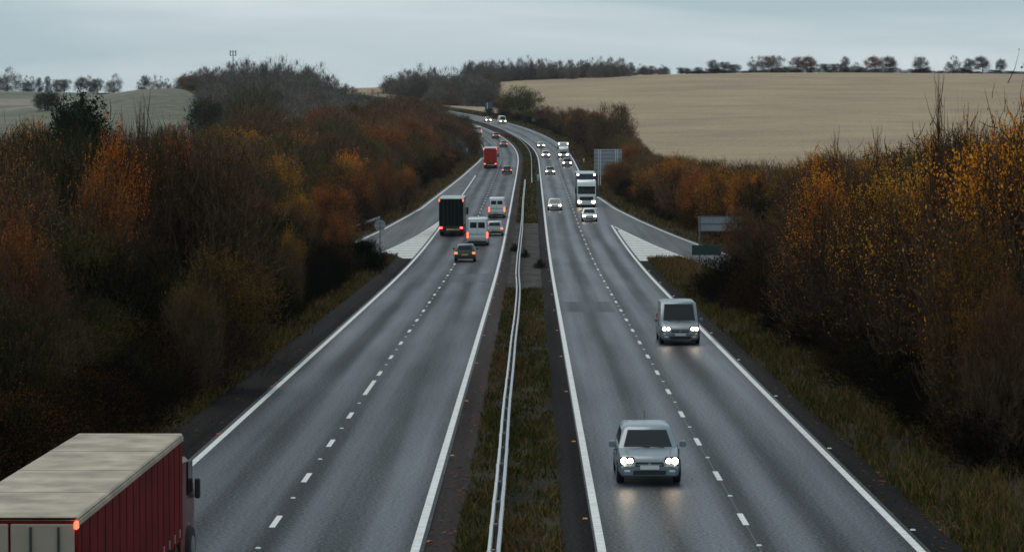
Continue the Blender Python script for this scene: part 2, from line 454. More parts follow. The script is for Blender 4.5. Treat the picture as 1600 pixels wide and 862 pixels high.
strip('right_shoulder', 15, 226, RO+.15, wob(9.95, .07), -.02, M['shoulder'], 'structure', step=1.0)
strip('right_shoulder_far', 368, 1090, RO+.15, 9.9, -.02, M['shoulder'], 'structure')
strip('left_nose', 216, 300, lambda s: np.minimum(lerp(SLI, s)-.1, LO-.22), LO-.2, -.016, M['shoulder'], 'structure')
strip('right_nose', 214, 292, RO+.15, lambda s: np.maximum(lerp(SRI, s)+.1, RO+.2), -.016, M['shoulder'], 'structure')
strip('median_strip_left', 15, 1090, LI+.1, wob(-1.72, .05), -.03, M['median_strip'], 'structure', step=1.0)
strip('median_strip_right', 15, 1090, wob(.76, .05), RI-.05, -.03, M['shoulder'], 'structure', step=1.0)
strip('median_ground', 15, 178, -1.85, .9, -.05, M['median_soil'], 'structure')
strip('median_gravel_bed', 178, 296, -1.85, .9, -.045, M['gravel'], 'structure')
strip('median_ground', 296, 1090, -1.85, .9, -.05, M['median_soil'], 'structure')

# painted lines
H1 = .004
def line(par, s0, s1, dc, w=.15, mat='white_line', step=5.0, nm='edge_line', h=H1):
    if callable(dc): return strip(nm, s0, s1, lambda s: dc(s)-w/2, lambda s: dc(s)+w/2, h, M[mat], None, par, step)
    return strip(nm, s0, s1, dc-w/2, dc+w/2, h, M[mat], None, par, step)
line(road_l, 15, 318, LO, .2); line(road_l, 326, 470, LO+.05, .2, nm='merge_line'); line(road_l, 560, 1090, LO, .2)
line(road_l, 15, 1090, LI, .2)
line(road_r, 15, 1090, RI, .2); line(road_r, 15, 291, RO, .2); line(road_r, 372, 1090, RO, .2)
line(slip_l, 60, 562, lambda s: lerp(SLO, s), .24, h=-.006)
line(slip_l, 60, 316, lambda s: np.minimum(lerp(SLI, s), LO-.0), .16, h=-.006)
line(slip_r, 60, 372, lambda s: lerp(SRO, s), .2, h=-.006)
line(slip_r, 60, 289, lambda s: lerp(SRI, s), .2, h=-.006)
line(road_r, 15, 700, 5.27, .035, 'tar', nm='tar_joint', h=.002)
def pieces(name, par, items, mat, me=None):
    for k, (s, d, sx, sy, h) in enumerate(items):
        x, y, z, a = road(s)
        m = me.get((sx, sy))
        if m is None:
            m = MB().box(-sx/2, sx/2, -sy/2, sy/2, -.003, .001).mesh(name, mat) if name != 'road_stud' else \
                MB().loft([[(-sx/2,-sy/2,0),(sx/2,-sy/2,0),(sx/2,sy/2,0),(-sx/2,sy/2,0)], [(-sx*.35,-sy*.3,.025),(sx*.35,-sy*.3,.025),(sx*.35,sy*.3,.025),(-sx*.35,sy*.3,.025)]][::-1]).mesh(name, mat)
            me[(sx, sy)] = m
        o = link(bpy.data.objects.new(name, m), par)
        p = pt(s, d, h); o.location = p
        sl = float(_fz(s+1)-_fz(s-1))/2
        o.rotation_euler = (math.atan(sl), 0, float(a))
dm, sm, sa, sr = {}, {}, {}, {}
# near dashes on each carriageway, spaced nine metres
for par, d0, ph in ((road_l, -6.31, 7.3), (road_r, 5.27, 7.8)):
    it = []; st = []
    s = 18+ph
    while s < 640:
        it.append((s, d0, .15, 2.1, .0045)); st.append((s+4.5, d0+.02, .13, .13, .003)); s += 9
    pieces('lane_dash', par, it, M['white_line'], dm)
    pieces('road_stud', par, [q for q in st if q[0] < 260], M['sign_white'], sm)
    line(par, 640, 1000, d0, .1, nm='lane_line')
pieces('lane_dash', road_l, [(99.5, -6.31, .16, 6.4, .009)], M['white_line'], dm)
pieces('road_stud', road_l, [(s, LO-.22, .13, .13, .001) for s in range(46, 220, 18)], M['red_lens'], sr)
pieces('road_stud', road_l, [(s, LI+.27, .13, .13, -.02) for s in range(40, 260, 18)], M['amber'], sa)
pieces('road_stud', road_r, [(s, RI-.27, .13, .13, -.02) for s in range(44, 260, 18)], M['amber'], sa)
pieces('road_stud', road_r, [(s, RO+.32, .13, .13, -.012) for s in range(42, 230, 18)], M['sign_white'], sm)
# hatched noses: every bar its own painted piece
def hatch(par, s0, s1, inner, outer, gap=4.6, w=4.2):
    s = s0
    while s < s1:
        a, b = inner(s), outer(s)
        if abs(b-a) > .3:
            V = []
            for ds in (-w/2, w/2):
                for dd in (inner(s+ds), outer(s+ds)): V.append(pt(s+ds, dd, -.004))
            link(bpy.data.objects.new('hatch_bar', mesh_np('hatch_bar', np.array(V), np.array([[0,1,3,2]]), M['hatch_line'])), par)
        s += gap
hatch(slip_l, 226.5, 312, lambda s: min(float(lerp(SLI, s))+.1, LO-.3) if s > 236 else np.interp(s, [225,236], [-11.0,-13.3]), lambda s: LO-.28)
hatch(slip_r, 222.5, 288, lambda s: RO+.28, lambda s: max(float(lerp(SRI, s))-.1, RO+.3) if s > 228 else np.interp(s, [222,228], [10.2,13.1]))

M['patch'] = mat_asphalt('repair_patch', (.007,.008,.009), (.036,.042,.048), False, .6, .25)
M['patch_pale'] = mat_asphalt('worn_patch', (.015,.019,.024), (.085,.107,.13), False, .5, .3)
for par, s0, s1, a, b, mt in ((road_r, 150, 161, 2.0, 4.9, 'patch_pale'), (road_r, 214, 214.2, 1.75, 8.8, 'patch'), (road_l, 176, 176.2, -9.8, -2.8, 'patch'), (road_l, 186, 199, -6.0, -3.2, 'patch_pale')):
    strip('repair_patch', s0, s1, a, b, .0018, M[mt], None, par)

# ------------------------------------------------------------------ median safety barrier
def wbeam(L):
    # W-shaped corrugated beam seen from above as a narrow bright lip
    prof = [(-.035,.44),(.03,.47),(.03,.50),(-.03,.545),(-.03,.575),(.03,.62),(.03,.65),(-.035,.69),(-.045,.675),(.018,.645),(.018,.625),(-.042,.58),(-.042,.54),(.018,.495),(.018,.475),(-.045,.455)]
    b = MB(); b.loft([[(x, -L/2, z) for x, z in prof], [(x, L/2, z) for x, z in prof]])
    for yy in (-L/2+.16, L/2-.16):
        b.box(.028, .046, yy-.05, yy+.05, .49, .63)
    return b.mesh('rail_section', M['steel'])
SEC = 3.96
sec_me = wbeam(SEC)
post_me = MB().box(-.03, .03, -.05, .05, -.35, .66).box(-.11, .11, -.035, .035, .5, .62).mesh('post', M['post_steel'])
bar = empty('safety_barrier', tuple(pt(60, -.8)))
tag(bar, 'double-sided corrugated steel crash barrier along the grass median, nearest the camera', 'barrier')
bl = np.array(bar.location)
def put(me, name, par, s, d, h=0.0, flip=False, jz=0.0, tilt=0.0):
    x, y, z, a = road(s)
    o = link(bpy.data.objects.new(name, me), par)
    p = pt(s, d, h)
    o.location = p-np.array(par.location) if par is not None else p
    sl = float(_fz(s+1)-_fz(s-1))/2
    o.rotation_euler = (math.atan(sl)*(-1 if flip else 1), tilt, float(a)+(math.pi if flip else 0)+jz)
    return o
wander = lambda s: .025*math.sin(s*.05)+.008*math.sin(s*.19+1)
s = 42.0
while s < 430:
    dj = -.80+wander(s) - .22*float(sstep(150, 200, np.array(s)))
    jz = -(wander(s+2)-wander(s-2))/4
    sp = .105-.035*float(sstep(260, 300, np.array(s)))
    put(sec_me, 'rail_section', bar, s, dj+sp, jz=jz+random.uniform(-.003,.003))
    put(sec_me, 'rail_section', bar, s, dj-sp, flip=True, jz=jz+random.uniform(-.003,.003))
    put(post_me, 'post', bar, s-SEC/2+.2, dj)
    s += 4.0
refl = MB().rbox(-.05, .05, -.02, .02, .66, .80, .01).mesh('reflector', M['red_lens'])
for s in (181, 231, 130): put(refl, 'reflector', bar, s, -1.0+ (.2 if s < 150 else 0))
# second, single barrier that follows the bend
bar2 = empty('safety_barrier', tuple(pt(436, .1)))
tag(bar2, 'single grey crash barrier following the bend of the far median', 'barrier')
def rail_along(name, par, ss, d, z0, z1, th, mat):
    prof = [(-th,z0),(th*.6,z0+.06),(th*.6,z0+.1),(-th*.5,(z0+z1)/2),(th*.6,z1-.1),(th*.6,z1-.06),(-th,z1),(-th*1.4,z1-.02),(-th*1.4,z0+.02)]
    rings = [[tuple(pt(s, d+q, zz)-np.array(par.location)) for q, zz in prof] for s in ss]
    return MB().loft(rings).build(name, mat, par)
rail_along('rail', bar2, np.arange(436, 900, 6.0), .1, .44, .72, .04, M['steel'])
for s in np.arange(438, 860, 8.0): put(post_me, 'post', bar2, float(s), .03)
end = MB(); end.loft([[(-.05,0,.44),(.05,0,.44),(.05,0,.72),(-.05,0,.72)], [(-.05,-5,-.05),(.05,-5,-.05),(.05,-5,.05),(-.05,-5,.05)]])
put(end.mesh('terminal', M['steel']), 'terminal', bar2, 436, .1)
# short barrier beside the joining slip road
bar3 = empty('roadside_barrier', tuple(pt(284, -18.2)))
tag(bar3, 'short grey crash barrier on the verge beside the left slip road', 'barrier')
ra = [tuple(pt(s, d, 0)-np.array(bar3.location)) for s, d in ((258,-20.3),(273,-19.0),(285,-17.9),(296,-17.1))]
rings = []
for p in ra: rings.append([(p[0]+q, p[1], p[2]+zz) for q, zz in ((-.04,.45),(.04,.5),(.02,.6),(.04,.7),(-.04,.75))])
MB().loft(rings).build('rail', M['sign_back'], bar3)
for k in range(10):
    t = k/9*2.95+.02; i = min(int(t), 2); f = t-i; p = [ra[i][j]*(1-f)+ra[i+1][j]*f for j in range(3)]
    MB().box(p[0]-.06-.08, p[0]+.06-.08, p[1]-.05, p[1]+.05, p[2]-.4, p[2]+.68).build('post', M['post_steel'], bar3)

# ------------------------------------------------------------------ signs
def sign_root(name, s, d, label, yaw=0.0):
    x, y, z, a = road(s); p = pt(s, d); p[2] = ground1(p[0], p[1])-.08
    return tag(empty(name, tuple(p), (0, 0, float(a)+yaw)), label, 'sign')
# large direction sign seen from behind
r = sign_root('direction_sign', 417, 12.15, 'large ribbed grey back of a direction sign on two tall posts')
panel = MB().rbox(-2.2, 2.2, .0, .05, 1.75, 5.85, .03).build('panel', M['sign_back'], r)
for k in range(7): MB().box(-2.18, 2.18, -.055, -.002, 1.95+k*.6, 2.06+k*.6).build('stiffener', M['post_steel'], panel)
for x in (-1.35, 1.35):
    for dx in (-.16, .16): MB().cyl((x+dx, -.13, -.6), (x+dx, -.13, 5.8), .07, n=8).build('post', M['sign_white'], r)
# two signs on posts at the nose of the diverging slip road
r = sign_root('slip_road_sign', 194.5, 14.0, 'pale grey-backed sign above a dark green one at the right slip nose')
MB().rbox(-1.5, 1.75, .0, .04, 3.45, 4.6, .02).build('panel', M['sign_back'], r)
for k in (3.46, 4.0, 4.54): MB().box(-1.48, 1.73, -.05, -.002, k, k+.07).build('stiffener', M['post_steel'], r)
MB().rbox(-2.0, .2, -.19, -.15, 1.7, 2.45, .02).build('lower_panel', M['sign_green'], r)
for x in (-1.42, 1.4): MB().cyl((x, -.09, -.5), (x, -.09, 4.62), .06, n=8).build('post', M['post_steel'], r)
# round sign seen from behind at the joining slip road
r = sign_root('round_sign', 234, -13.55, 'round grey sign back on a dark pole beside the left slip nose')
d_ = MB(); d_.cyl((0, 0, 2.55), (0, .03, 2.55), .5, n=28); d_.build('disc', M['sign_back'], r)
MB().box(-.4, .4, -.035, -.004, 2.3, 2.36).box(-.4, .4, -.035, -.004, 2.74, 2.8).build('clip', M['post_steel'], r)
MB().cyl((0, -.08, -.5), (0, -.08, 2.95), .05, n=8).build('post', M['post_steel'], r)
# far blue-grey sign on a pale post above the bend
x, y = at_column(763, 868)
g = ground1(x, y)
r = tag(empty('far_sign', (x, y, g), (0, 0, .2)), 'small blue-grey sign on a pale post above the far bend', 'sign')
hz = z_for_row(161, 868)-g
MB().rbox(-1.1, 1.3, 0, .05, hz-2.6, hz, .03).build('panel', M['sign_blue'], r)
MB().cyl((-.35, -.1, -.5), (-.35, -.1, hz), .13, n=8).build('post', M['sign_white'], r)
# small white sign against the left trees
r = sign_root('verge_sign', 568, -14.2, 'small white sign under the trees left of the red lorry')
MB().rbox(-.75, .75, 0, .04, 1.1, 2.1, .02).build('panel', M['sign_white'], r)
for x in (-.5, .5): MB().cyl((x, .08, -.4), (x, .08, 2.0), .04, n=6).build('post', M['post_steel'], r)
# marker posts
M['lime'] = mat_simple('marker_lime', (.55,.6,.12), .5)
for s, d, lb in ((442.5, 1.15, 'small lime marker post at the end of the far median barrier'), (536, 10.7, 'small pale marker post on the verge by the blue car')):
    p = pt(s, d); r = tag(empty('marker_post', tuple(p)), lb, 'marker post')
    MB().cyl((0,0,-.2), (0,0,.75), .07, n=8).build('stem', M['sign_white'], r)
    MB().rbox(-.17, .17, -.05, .05, .6, 1.0, .03).build('reflector', M['lime'] if s < 500 else M['sign_white'], r)

# ------------------------------------------------------------------ vehicles
_paints = {}
def paint(c, rough=.32, metal=.25):
    if rough >= .8 and (c, rough, metal) not in _paints: _paints[(c, rough, metal)] = mat_simple('curtain_%d' % len(_paints), c, .85, 0, .12, noise=.38, nscale=1.3, bump=.15)
    k = (c, rough, metal)
    if k not in _paints: _paints[k] = mat_simple('paint_%d' % len(_paints), c, rough, metal, .5, noise=.06, nscale=2.0, coat=.3)
    return _paints[k]

def place_vehicle(o, s, d, away):
    x, y, z, a = road(s); o.location = pt(s, d, .005)
    sl = math.atan(float(_fz(s+2)-_fz(s-2))/4)
    o.rotation_euler = (sl if away else -sl, 0, float(a)+(0 if away else math.pi))

tyre_cache = {}
def wheel(par, x, y, r, w):
    side = 1 if x > 0 else -1; k = (r, w, side)
    if k not in tyre_cache:
        t = MB(); n = 18
        prof = [(-w/2, r*.6), (-w/2, r*.93), (-w*.36, r), (w*.36, r), (w/2, r*.93), (w/2, r*.6)]
        t.loft([[(px, pr*math.cos(2*math.pi*i/n), pr*math.sin(2*math.pi*i/n)) for i in range(n)] for px, pr in prof])
        m = MB(); m.cyl((side*(w/2-.01), 0, 0), (side*(w/2+.015), 0, 0), r*.6, r*.5, n=14)
        tyre_cache[k] = (t.mesh('wheel', M['rubber'], 40), m.mesh('rim', M['rim'], 40))
    a, b = tyre_cache[k]
    o = link(bpy.data.objects.new('wheel', a), par); o.location = (x, y, r)
    link(bpy.data.objects.new('rim', b), o)

def face_panel(c4, u0, u1, v0, v1, off):
    """panel on a quad face c4 = (bl, br, tr, tl), pushed out by off"""
    c4 = [np.array(c, float) for c in c4]
    n = np.cross(c4[1]-c4[0], c4[3]-c4[0]); n /= np.linalg.norm(n)
    def P(u, v): return (c4[0]*(1-u)+c4[1]*u)*(1-v)+(c4[3]*(1-u)+c4[2]*u)*v
    q = [P(u0, v0), P(u1, v0), P(u1, v1), P(u0, v1)]
    return MB().loft([[tuple(p-n*.02) for p in q], [tuple(p+n*off) for p in q]])

CAR = dict(
 hatch=dict(L=4.1, W=1.76, H=1.47, belt=.93, bon=.88, nose=.70, cb=(-.485,.235), cr=(-.40,.08), tw=.78),
 saloon=dict(L=4.5, W=1.80, H=1.44, belt=.93, bon=.86, nose=.68, cb=(-.36,.215), cr=(-.25,.05), tw=.78),
 suv=dict(L=4.5, W=1.85, H=1.66, belt=1.05, bon=1.02, nose=.82, cb=(-.485,.23), cr=(-.42,.09), tw=.82),
 van=dict(L=5.3, W=1.98, H=2.25, belt=1.12, bon=1.10, nose=.85, cb=(-.492,.37), cr=(-.485,.20), tw=.90),
 smallvan=dict(L=4.4, W=1.82, H=1.85, belt=1.05, bon=1.02, nose=.8, cb=(-.49,.29), cr=(-.48,.13), tw=.88))
def car(name, kind, col, s, d, away, label, cat='car', group=None, lit=True, L=None, H=None, W=None):
    q = dict(CAR[kind]); q['L'] = L or q['L']; q['H'] = H or q['H']; q['W'] = W or q['W']
    Lc, Wc, Hc = q['L'], q['W'], q['H']; hw = Wc/2; van = 'van' in kind
    o = tag(empty(name), label, cat, group)
    P = paint(col)
    bt, bn, ns = q['belt'], q['bon'], q['nose']
    st = [(-.5, bt-.28, .80, .42), (-.492, bt-.1, .93, .30), (-.46, bt, .98, .24), (-.25, bt+.02, 1, .2), (.1, bt+.02, 1, .2),
          (q['cb'][1]-.02, bt, 1, .2), (q['cb'][1]+.05, bn, .99, .2), (.40, bn-.07, .965, .22), (.465, ns+.02, .90, .26), (.49, ns-.1, .80, .32), (.5, ns-.22, .72, .40)]
    rings = []
    for t, zt, w, zb in st:
        w *= hw; y = t*Lc
        half = [(w*.9, zb), (w, zb+.14), (w, (zb+zt)/2+.08), (w*.985, zt-.10), (w*.93, zt-.02), (w*.72, zt)]
        rings.append([(x, y, z) for x, z in half] + [(-x, y, z) for x, z in half[::-1]])
    MB().loft(rings[::-1]).build('body', P, o, 42)
    # cabin
    def ring(y0, y1, w, z, c): return [(-w+c, y0, z), (w-c, y0, z), (w, y0+c, z), (w, y1-c, z), (w-c, y1, z), (-w+c, y1, z), (-w, y1-c, z), (-w, y0+c, z)]
    b0, b1 = q['cb'][0]*Lc, q['cb'][1]*Lc; r0, r1 = q['cr'][0]*Lc, q['cr'][1]*Lc
    wb, wr = hw*(.95 if van else .93), hw*q['tw']
    cab = MB().loft([ring(b0, b1, wb, bt-.05, .08), ring(r0, r1, wr, Hc-.09, .12), ring(r0+.06, r1-.10, wr-.07, Hc-.025, .14), ring(r0+.3, r1-.42, wr-.25, Hc, .12)])
    cb = cab.build('cabin', P, o, 42)
    zb, zr = bt-.05, Hc-.09; cc = .10
    front = [(wb-.08, b1, zb), (-wb+.08, b1, zb), (-wr+.12, r1, zr), (wr-.12, r1, zr)]
    rear = [(-wb+.08, b0, zb), (wb-.08, b0, zb), (wr-.12, r0, zr), (-wr+.12, r0, zr)]
    v0 = .12
    face_panel(front, .03, .97, v0, .95, .006).build('windscreen', M['glass'], o)
    if not van:
        face_panel(rear, .06, .94, .22, .92, .006).build('rear_window', M['glass'], o)
    else:
        for u0, u1 in ((.08, .46), (.54, .92)):
            face_panel(rear, u0, u1, .42, .80, .006).build('rear_window', M['glass'], o)
        face_panel(rear, .494, .506, .02, .97, .002).build('door_seam', M['black'], o)
    for sx in (1, -1):
        if sx > 0: sd = [(wb, b0+.08, zb), (wb, b1-.08, zb), (wr, r1-.12, zr), (wr, r0+.12, zr)]
        else: sd = [(-wb, b1-.08, zb), (-wb, b0+.08, zb), (-wr, r0+.12, zr), (-wr, r1-.12, zr)]
        spans = ((.06,.46),(.50,.93)) if not van else ((.66,.93),)
        for u0, u1 in spans:
            if sx < 0: u0, u1 = 1-u1, 1-u0
            face_panel(sd, u0, u1, .2 if not van else .12, .88 if not van else .72, .005).build('side_window', M['glass'], o)
        for y in (-.30*Lc, .31*Lc): wheel(o, sx*(hw-.10), y, .335 if van else .315, .21)
        x0, x1 = sorted((sx*hw*.50, sx*hw*.90))
        # lamps wrap the corners
        hl = MB().rbox(*sorted((sx*hw*.47, sx*hw*.93)), .452*Lc, .484*Lc, ns-.13, ns+.07, .03).build('headlight', M['glass'], o)
        for bx, br in ((.60, .075), (.80, .088)): MB().cyl((sx*hw*bx, .470*Lc, ns-.032), (sx*hw*bx, .4885*Lc, ns-.032), br, n=14).build('bulb', M['head'] if (lit and not away) else M['plate_w'], hl)
        MB().rbox(*sorted((sx*hw*.60, sx*hw*.80)), .48*Lc, .506*Lc, .36, .43, .02).build('fog_lamp', M['plate_w'], o)
        zt = bt-.20 if not van else .98
        MB().rbox(*sorted((sx*hw*(.70 if not van else .84), sx*hw*.985)), -.499*Lc-.012, -.462*Lc, zt-.07 if not van else zt-.26, zt+.10 if not van else zt+.30, .03).build('tail_light', M['tail'] if (lit and away) else M['red_lens'], o)
        MB().rbox(*sorted((sx*(hw+.02), sx*(hw+.2))), b1-.45, b1-.33, bt-.02, bt+.15, .03).build('mirror', P, o)
    MB().rbox(-hw*.45, hw*.45, .478*Lc, .502*Lc, ns-.20, ns-.06, .02).build('grille', M['black'], o)
    MB().rbox(-hw*.90, hw*.90, .455*Lc, .503*Lc, .24, .56, .06).build('front_bumper', P, o)
    MB().rbox(-hw*.52, hw*.52, .47*Lc, .5055*Lc, .29, .42, .02).build('air_intake', M['black'], o)
    MB().rbox(-hw*.40, hw*.40, .478*Lc, .5045*Lc, ns-.145, ns-.12, .008).build('grille_trim', M['rim'], o)
    for sx in (-1, 1): MB().cyl((sx*wb*.25-.25, b1+.01, bt+.0), (sx*wb*.25+.32, b1-.02, bt+.05), .014, n=5).build('wiper', M['black'], o)
    MB().rbox(-.26, .26, .498*Lc, .5085*Lc, .44, .55, .004).build('number_plate', M['plate_w'], o)
    yb = q['cb'][1]*Lc+.05*Lc
    for sx in (-1, 1):
        MB()._add([(sx*hw*.70,yb-.02,bn+.012),(sx*hw*.715,yb-.02,bn+.012),(sx*hw*.665,.405*Lc,bn-.058),(sx*hw*.65,.405*Lc,bn-.058)], [(0,1,2,3)] if sx > 0 else [(3,2,1,0)]).build('bonnet_seam', M['black'], o)
        for y in (-.30*Lc, .31*Lc):
            ar = MB(); n = 12; r_o = (.335 if van else .315)+.055
            ar.loft([[(sx*(hw-.05), y+math.cos(t)*r_o, .30+math.sin(t)*r_o) for t in [math.pi*i/n for i in range(n+1)]], [(sx*(hw+.004), y+math.cos(t)*r_o, .30+math.sin(t)*r_o) for t in [math.pi*i/n for i in range(n+1)]]])
            ar.build('wheel_arch', M['black'], o)
        for y in ((-.02, .2) if not van else (.1,)):
            MB().box(*sorted((sx*(hw-.02), sx*(hw+.003))), y*Lc, y*Lc+.012, .3, bt-.05).build('door_seam', M['black'], o)
            MB().rbox(*sorted((sx*(hw-.01), sx*(hw+.03))), y*Lc-.3, y*Lc-.12, bt-.2, bt-.16, .01).build('door_handle', P, o)
    MB().cyl((0, .5*Lc-.03, ns-.13), (0, .5*Lc+.012, ns-.13), .05, n=12).build('badge', M['rim'], o)
    MB().cyl((0, r0+.25, Hc-.02), (0, r0+.05, Hc+.25), .008, n=5).build('aerial', M['black'], o)
    MB().rbox(-hw*.86, hw*.86, -.508*Lc, -.47*Lc, .28, .46, .03).build('rear_bumper', M['black'], o)
    MB().rbox(-.26, .26, -.512*Lc, -.49*Lc, .55, .66, .008).build('number_plate', M['plate_y'], o)
    place_vehicle(o, s, d, away)
    return o

def lorry(name, s, d, away, label, body, roof, cabcol, Lt=13.0, W=2.5, H=4.0, rear=None, front=None, lit_top=True, cab_h=3.4, cat='lorry', floor=1.05, cab_len=2.2, mk=1.0, cw_=.97, matte=False):
    o = tag(empty(name), label, cat)
    hw = W/2; gap = .7; Ltot = Lt+gap+cab_len
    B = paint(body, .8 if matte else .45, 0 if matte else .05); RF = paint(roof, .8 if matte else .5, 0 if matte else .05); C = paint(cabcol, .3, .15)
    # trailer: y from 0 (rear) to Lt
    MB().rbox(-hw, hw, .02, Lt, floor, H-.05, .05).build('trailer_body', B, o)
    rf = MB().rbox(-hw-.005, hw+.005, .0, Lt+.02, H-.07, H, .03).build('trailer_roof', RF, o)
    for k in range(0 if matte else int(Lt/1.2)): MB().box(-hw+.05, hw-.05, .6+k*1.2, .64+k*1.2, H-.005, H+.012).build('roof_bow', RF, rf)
    if matte:
        ST = paint((.05,.006,.006), .8, 0)
        for sx in (-1, 1):
            for k in range(int(Lt/.8)):
                y = .35+k*.8; MB().box(*sorted((sx*(hw-.01), sx*(hw+.008))), y, y+.05, floor-.06, H-.12).build('curtain_strap', ST, o)
                MB().rbox(*sorted((sx*(hw-.01), sx*(hw+.02))), y-.01, y+.06, floor+.12, floor+.3, .008).build('buckle', M['rim'], o)
            MB().rbox(*sorted((sx*(hw-.03), sx*(hw+.02))), .02, Lt, H-.16, H-.06, .01).build('curtain_rail', RF, o)
        for y in (3.1, 6.3, 9.5): MB().box(-hw+.02, hw-.02, y, y+.03, H-.004, H+.006).build('roof_seam', paint((.24,.21,.17), .7, 0), rf)
    if front is not None: MB().rbox(-hw+.03, hw-.03, Lt+.001, Lt+.03, floor+.1, H-.1, .01).build('front_panel', paint(front, .5, 0), o)
    DR = mat_simple('rear_door_paint', rear if rear is not None else body, .85, 0, .1, noise=.1, nscale=2)
    for sx in (-1, 1):
        x0, x1 = sorted((sx*.02, sx*(hw-.05)))
        dr = MB().rbox(x0, x1, -.04, .015, floor+.04, H-.12, .015).build('rear_door', DR, o)
        for rx in (.35, .8):
            MB().cyl((sx*rx, -.07, floor+.06), (sx*rx, -.07, H-.16), .022, n=6).build('lock_rod', M['dark_metal'], dr)
        MB().rbox(*sorted((sx*(hw-.36), sx*(hw-.06))), -.06, .02, .76, .97, .03).build('tail_light', M['tail'] if away else M['red_lens'], o)
        if lit_top and away:
            MB().rbox(*sorted((sx*(hw-.10*mk), sx*(hw+.015))), -.07, .06, H-.08-.24*mk, H-.07, .015).build('marker_light', M['tail_dim'], o)
        MB().rbox(*sorted((sx*(hw-.45), sx*(hw-.02))), 1.2, 1.24, .3, .95, .01).build('mudflap', M['rubber'], o)
        for y in (2.2, 3.5, 4.8):
            wheel(o, sx*(hw-.2), y, .5, .36)
        MB().rbox(*sorted((sx*(hw-.06), sx*(hw-.01))), 5.6, max(6.2, Lt-3.5), .45, .98, .01).build('side_guard', M['dark_metal'], o)
        wheel(o, sx*(hw-.22), Lt-1.0, .5, .4); wheel(o, sx*(hw-.2), Ltot-.95, .5, .32)
    MB().box(-hw+.2, hw-.2, .1, Lt-.2, .75, floor-.005).build('chassis', M['dark_metal'], o)
    MB().rbox(-hw+.05, hw-.05, -.05, .08, .45, .62, .03).build('underrun_bar', M['dark_metal'], o)
    MB().rbox(-.27, .27, -.075, -.03, .64, .76, .008).build('number_plate', M['plate_y'], o)
    # tractor: cab in front
    y0, y1 = Lt+gap, Ltot
    cw = hw*cw_
    def cring(y, w, z0, z1, c=.08): return [(-w+c,y,z0),(w-c,y,z0),(w,y,z0+c),(w,y,z1-c),(w-c,y,z1),(-w+c,y,z1),(-w,y,z1-c),(-w,y,z0+c)]
    cab = MB().loft([cring(y1, cw*.95, .45, 1.5), cring(y1-.06, cw*.985, .38, 1.62), cring(y1-.12, cw, .38, 1.72), cring(y1-.42, cw, .4, cab_h-.55), cring(y1-.62, cw*.99, .4, cab_h-.25), cring(y1-1.0, cw*.98, .4, cab_h-.05), cring(y0+.05, cw*.98, .4, cab_h), cring(y0, cw*.96, .45, cab_h-.05)])
    cab.build('cab', C, o, 35)
    wz1 = min(cab_h-.75, 2.55)
    wy = y1-.14-.34*(wz1-1.72)/max(.2, cab_h-2.27)
    ws = MB().loft([[(-cw*.93,y1-.13+e,1.70),(cw*.93,y1-.13+e,1.70),(cw*.9,wy+e,wz1),(-cw*.9,wy+e,wz1)] for e in (.05, 0)])
    ws.build('windscreen', M['glass'], o)
    MB().rbox(-cw*.95, cw*.95, y1-.30, y1+.04, wz1+.02, wz1+.15, .03).build('sun_visor', M['black'], o)
    MB().rbox(-cw*.72, cw*.72, y1-.1, y1+.012, .88, 1.36, .02).build('grille', M['black'], o)
    MB().rbox(-cw*.97, cw*.97, y1-.2, y1+.05, .3, .56, .05).build('front_bumper', C, o)
    MB().rbox(-.27, .27, y1+.04, y1+.062, .36, .47, .008).build('number_plate', M['plate_w'], o)
    for sx in (-1, 1):
        MB().rbox(*sorted((sx*cw*.55, sx*cw*.93)), y1-.1, y1+.035, .58, .84, .04).build('headlight', M['head'] if not away else M['glass'], o)
        if not away: MB().rbox(*sorted((sx*cw*.80, sx*cw*.96)), Lt+.02, Lt+.08, H-.26, H-.1, .02).build('marker_light', M['head'], o)
        MB().rbox(*sorted((sx*(cw+.03), sx*(cw+(.26 if cw_ > .95 else .15)))), y1-.35, y1-.22, 1.75 if cw_ > .95 else 1.5, 2.5 if cw_ > .95 else 1.95, .03).build('mirror', M['black'], o)
        MB().box(*sorted((sx*(cw*.99), sx*(cw+.012))), y1-1.25, y1-.5, 1.7, 2.4).build('side_window', M['glass'], o)
    place_vehicle(o, s if away else s+Ltot, d, away)
    return o

# --- vehicles driving away, left carriageway
lorry('box_lorry', 38.6, -8.42, True, 'long lorry with a beige roof and dark red sides at lower left corner', (.13,.008,.008), (.36,.315,.25), (.11,.008,.008), Lt=12.9, W=2.2, H=3.2, cab_h=2.55, rear=(.33,.28,.22), floor=.95, mk=.5, cw_=.9, matte=True)
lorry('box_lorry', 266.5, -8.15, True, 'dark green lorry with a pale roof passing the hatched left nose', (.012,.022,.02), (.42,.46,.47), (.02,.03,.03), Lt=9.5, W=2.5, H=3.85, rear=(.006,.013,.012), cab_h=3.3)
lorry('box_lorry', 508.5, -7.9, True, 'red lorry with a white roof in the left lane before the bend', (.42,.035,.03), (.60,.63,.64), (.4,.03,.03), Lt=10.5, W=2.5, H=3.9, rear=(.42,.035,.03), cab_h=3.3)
car('panel_van', 'van', (.50,.54,.56), 311, -4.05, True, 'white van ahead of the other right-lane cars near the green lorry', 'van', L=5.6, H=2.35)
car('hatchback', 'hatch', (.30,.34,.36), 269.5, -3.75, True, 'pale grey hatchback close to the median beside the white vans')
car('panel_van', 'van', (.46,.51,.53), 250.5, -5.1, True, 'white high-roofed van straddling the lane line behind the dark car', 'van', L=5.9, H=2.6, W=2.05)
car('hatchback', 'hatch', (.028,.035,.04), 220, -5.55, True, 'dark hatchback with bright tail lights following the white van')
car('hatchback', 'hatch', (.05,.055,.06), 479, -4.4, True, 'dark car with tail lights beside the red lorry')
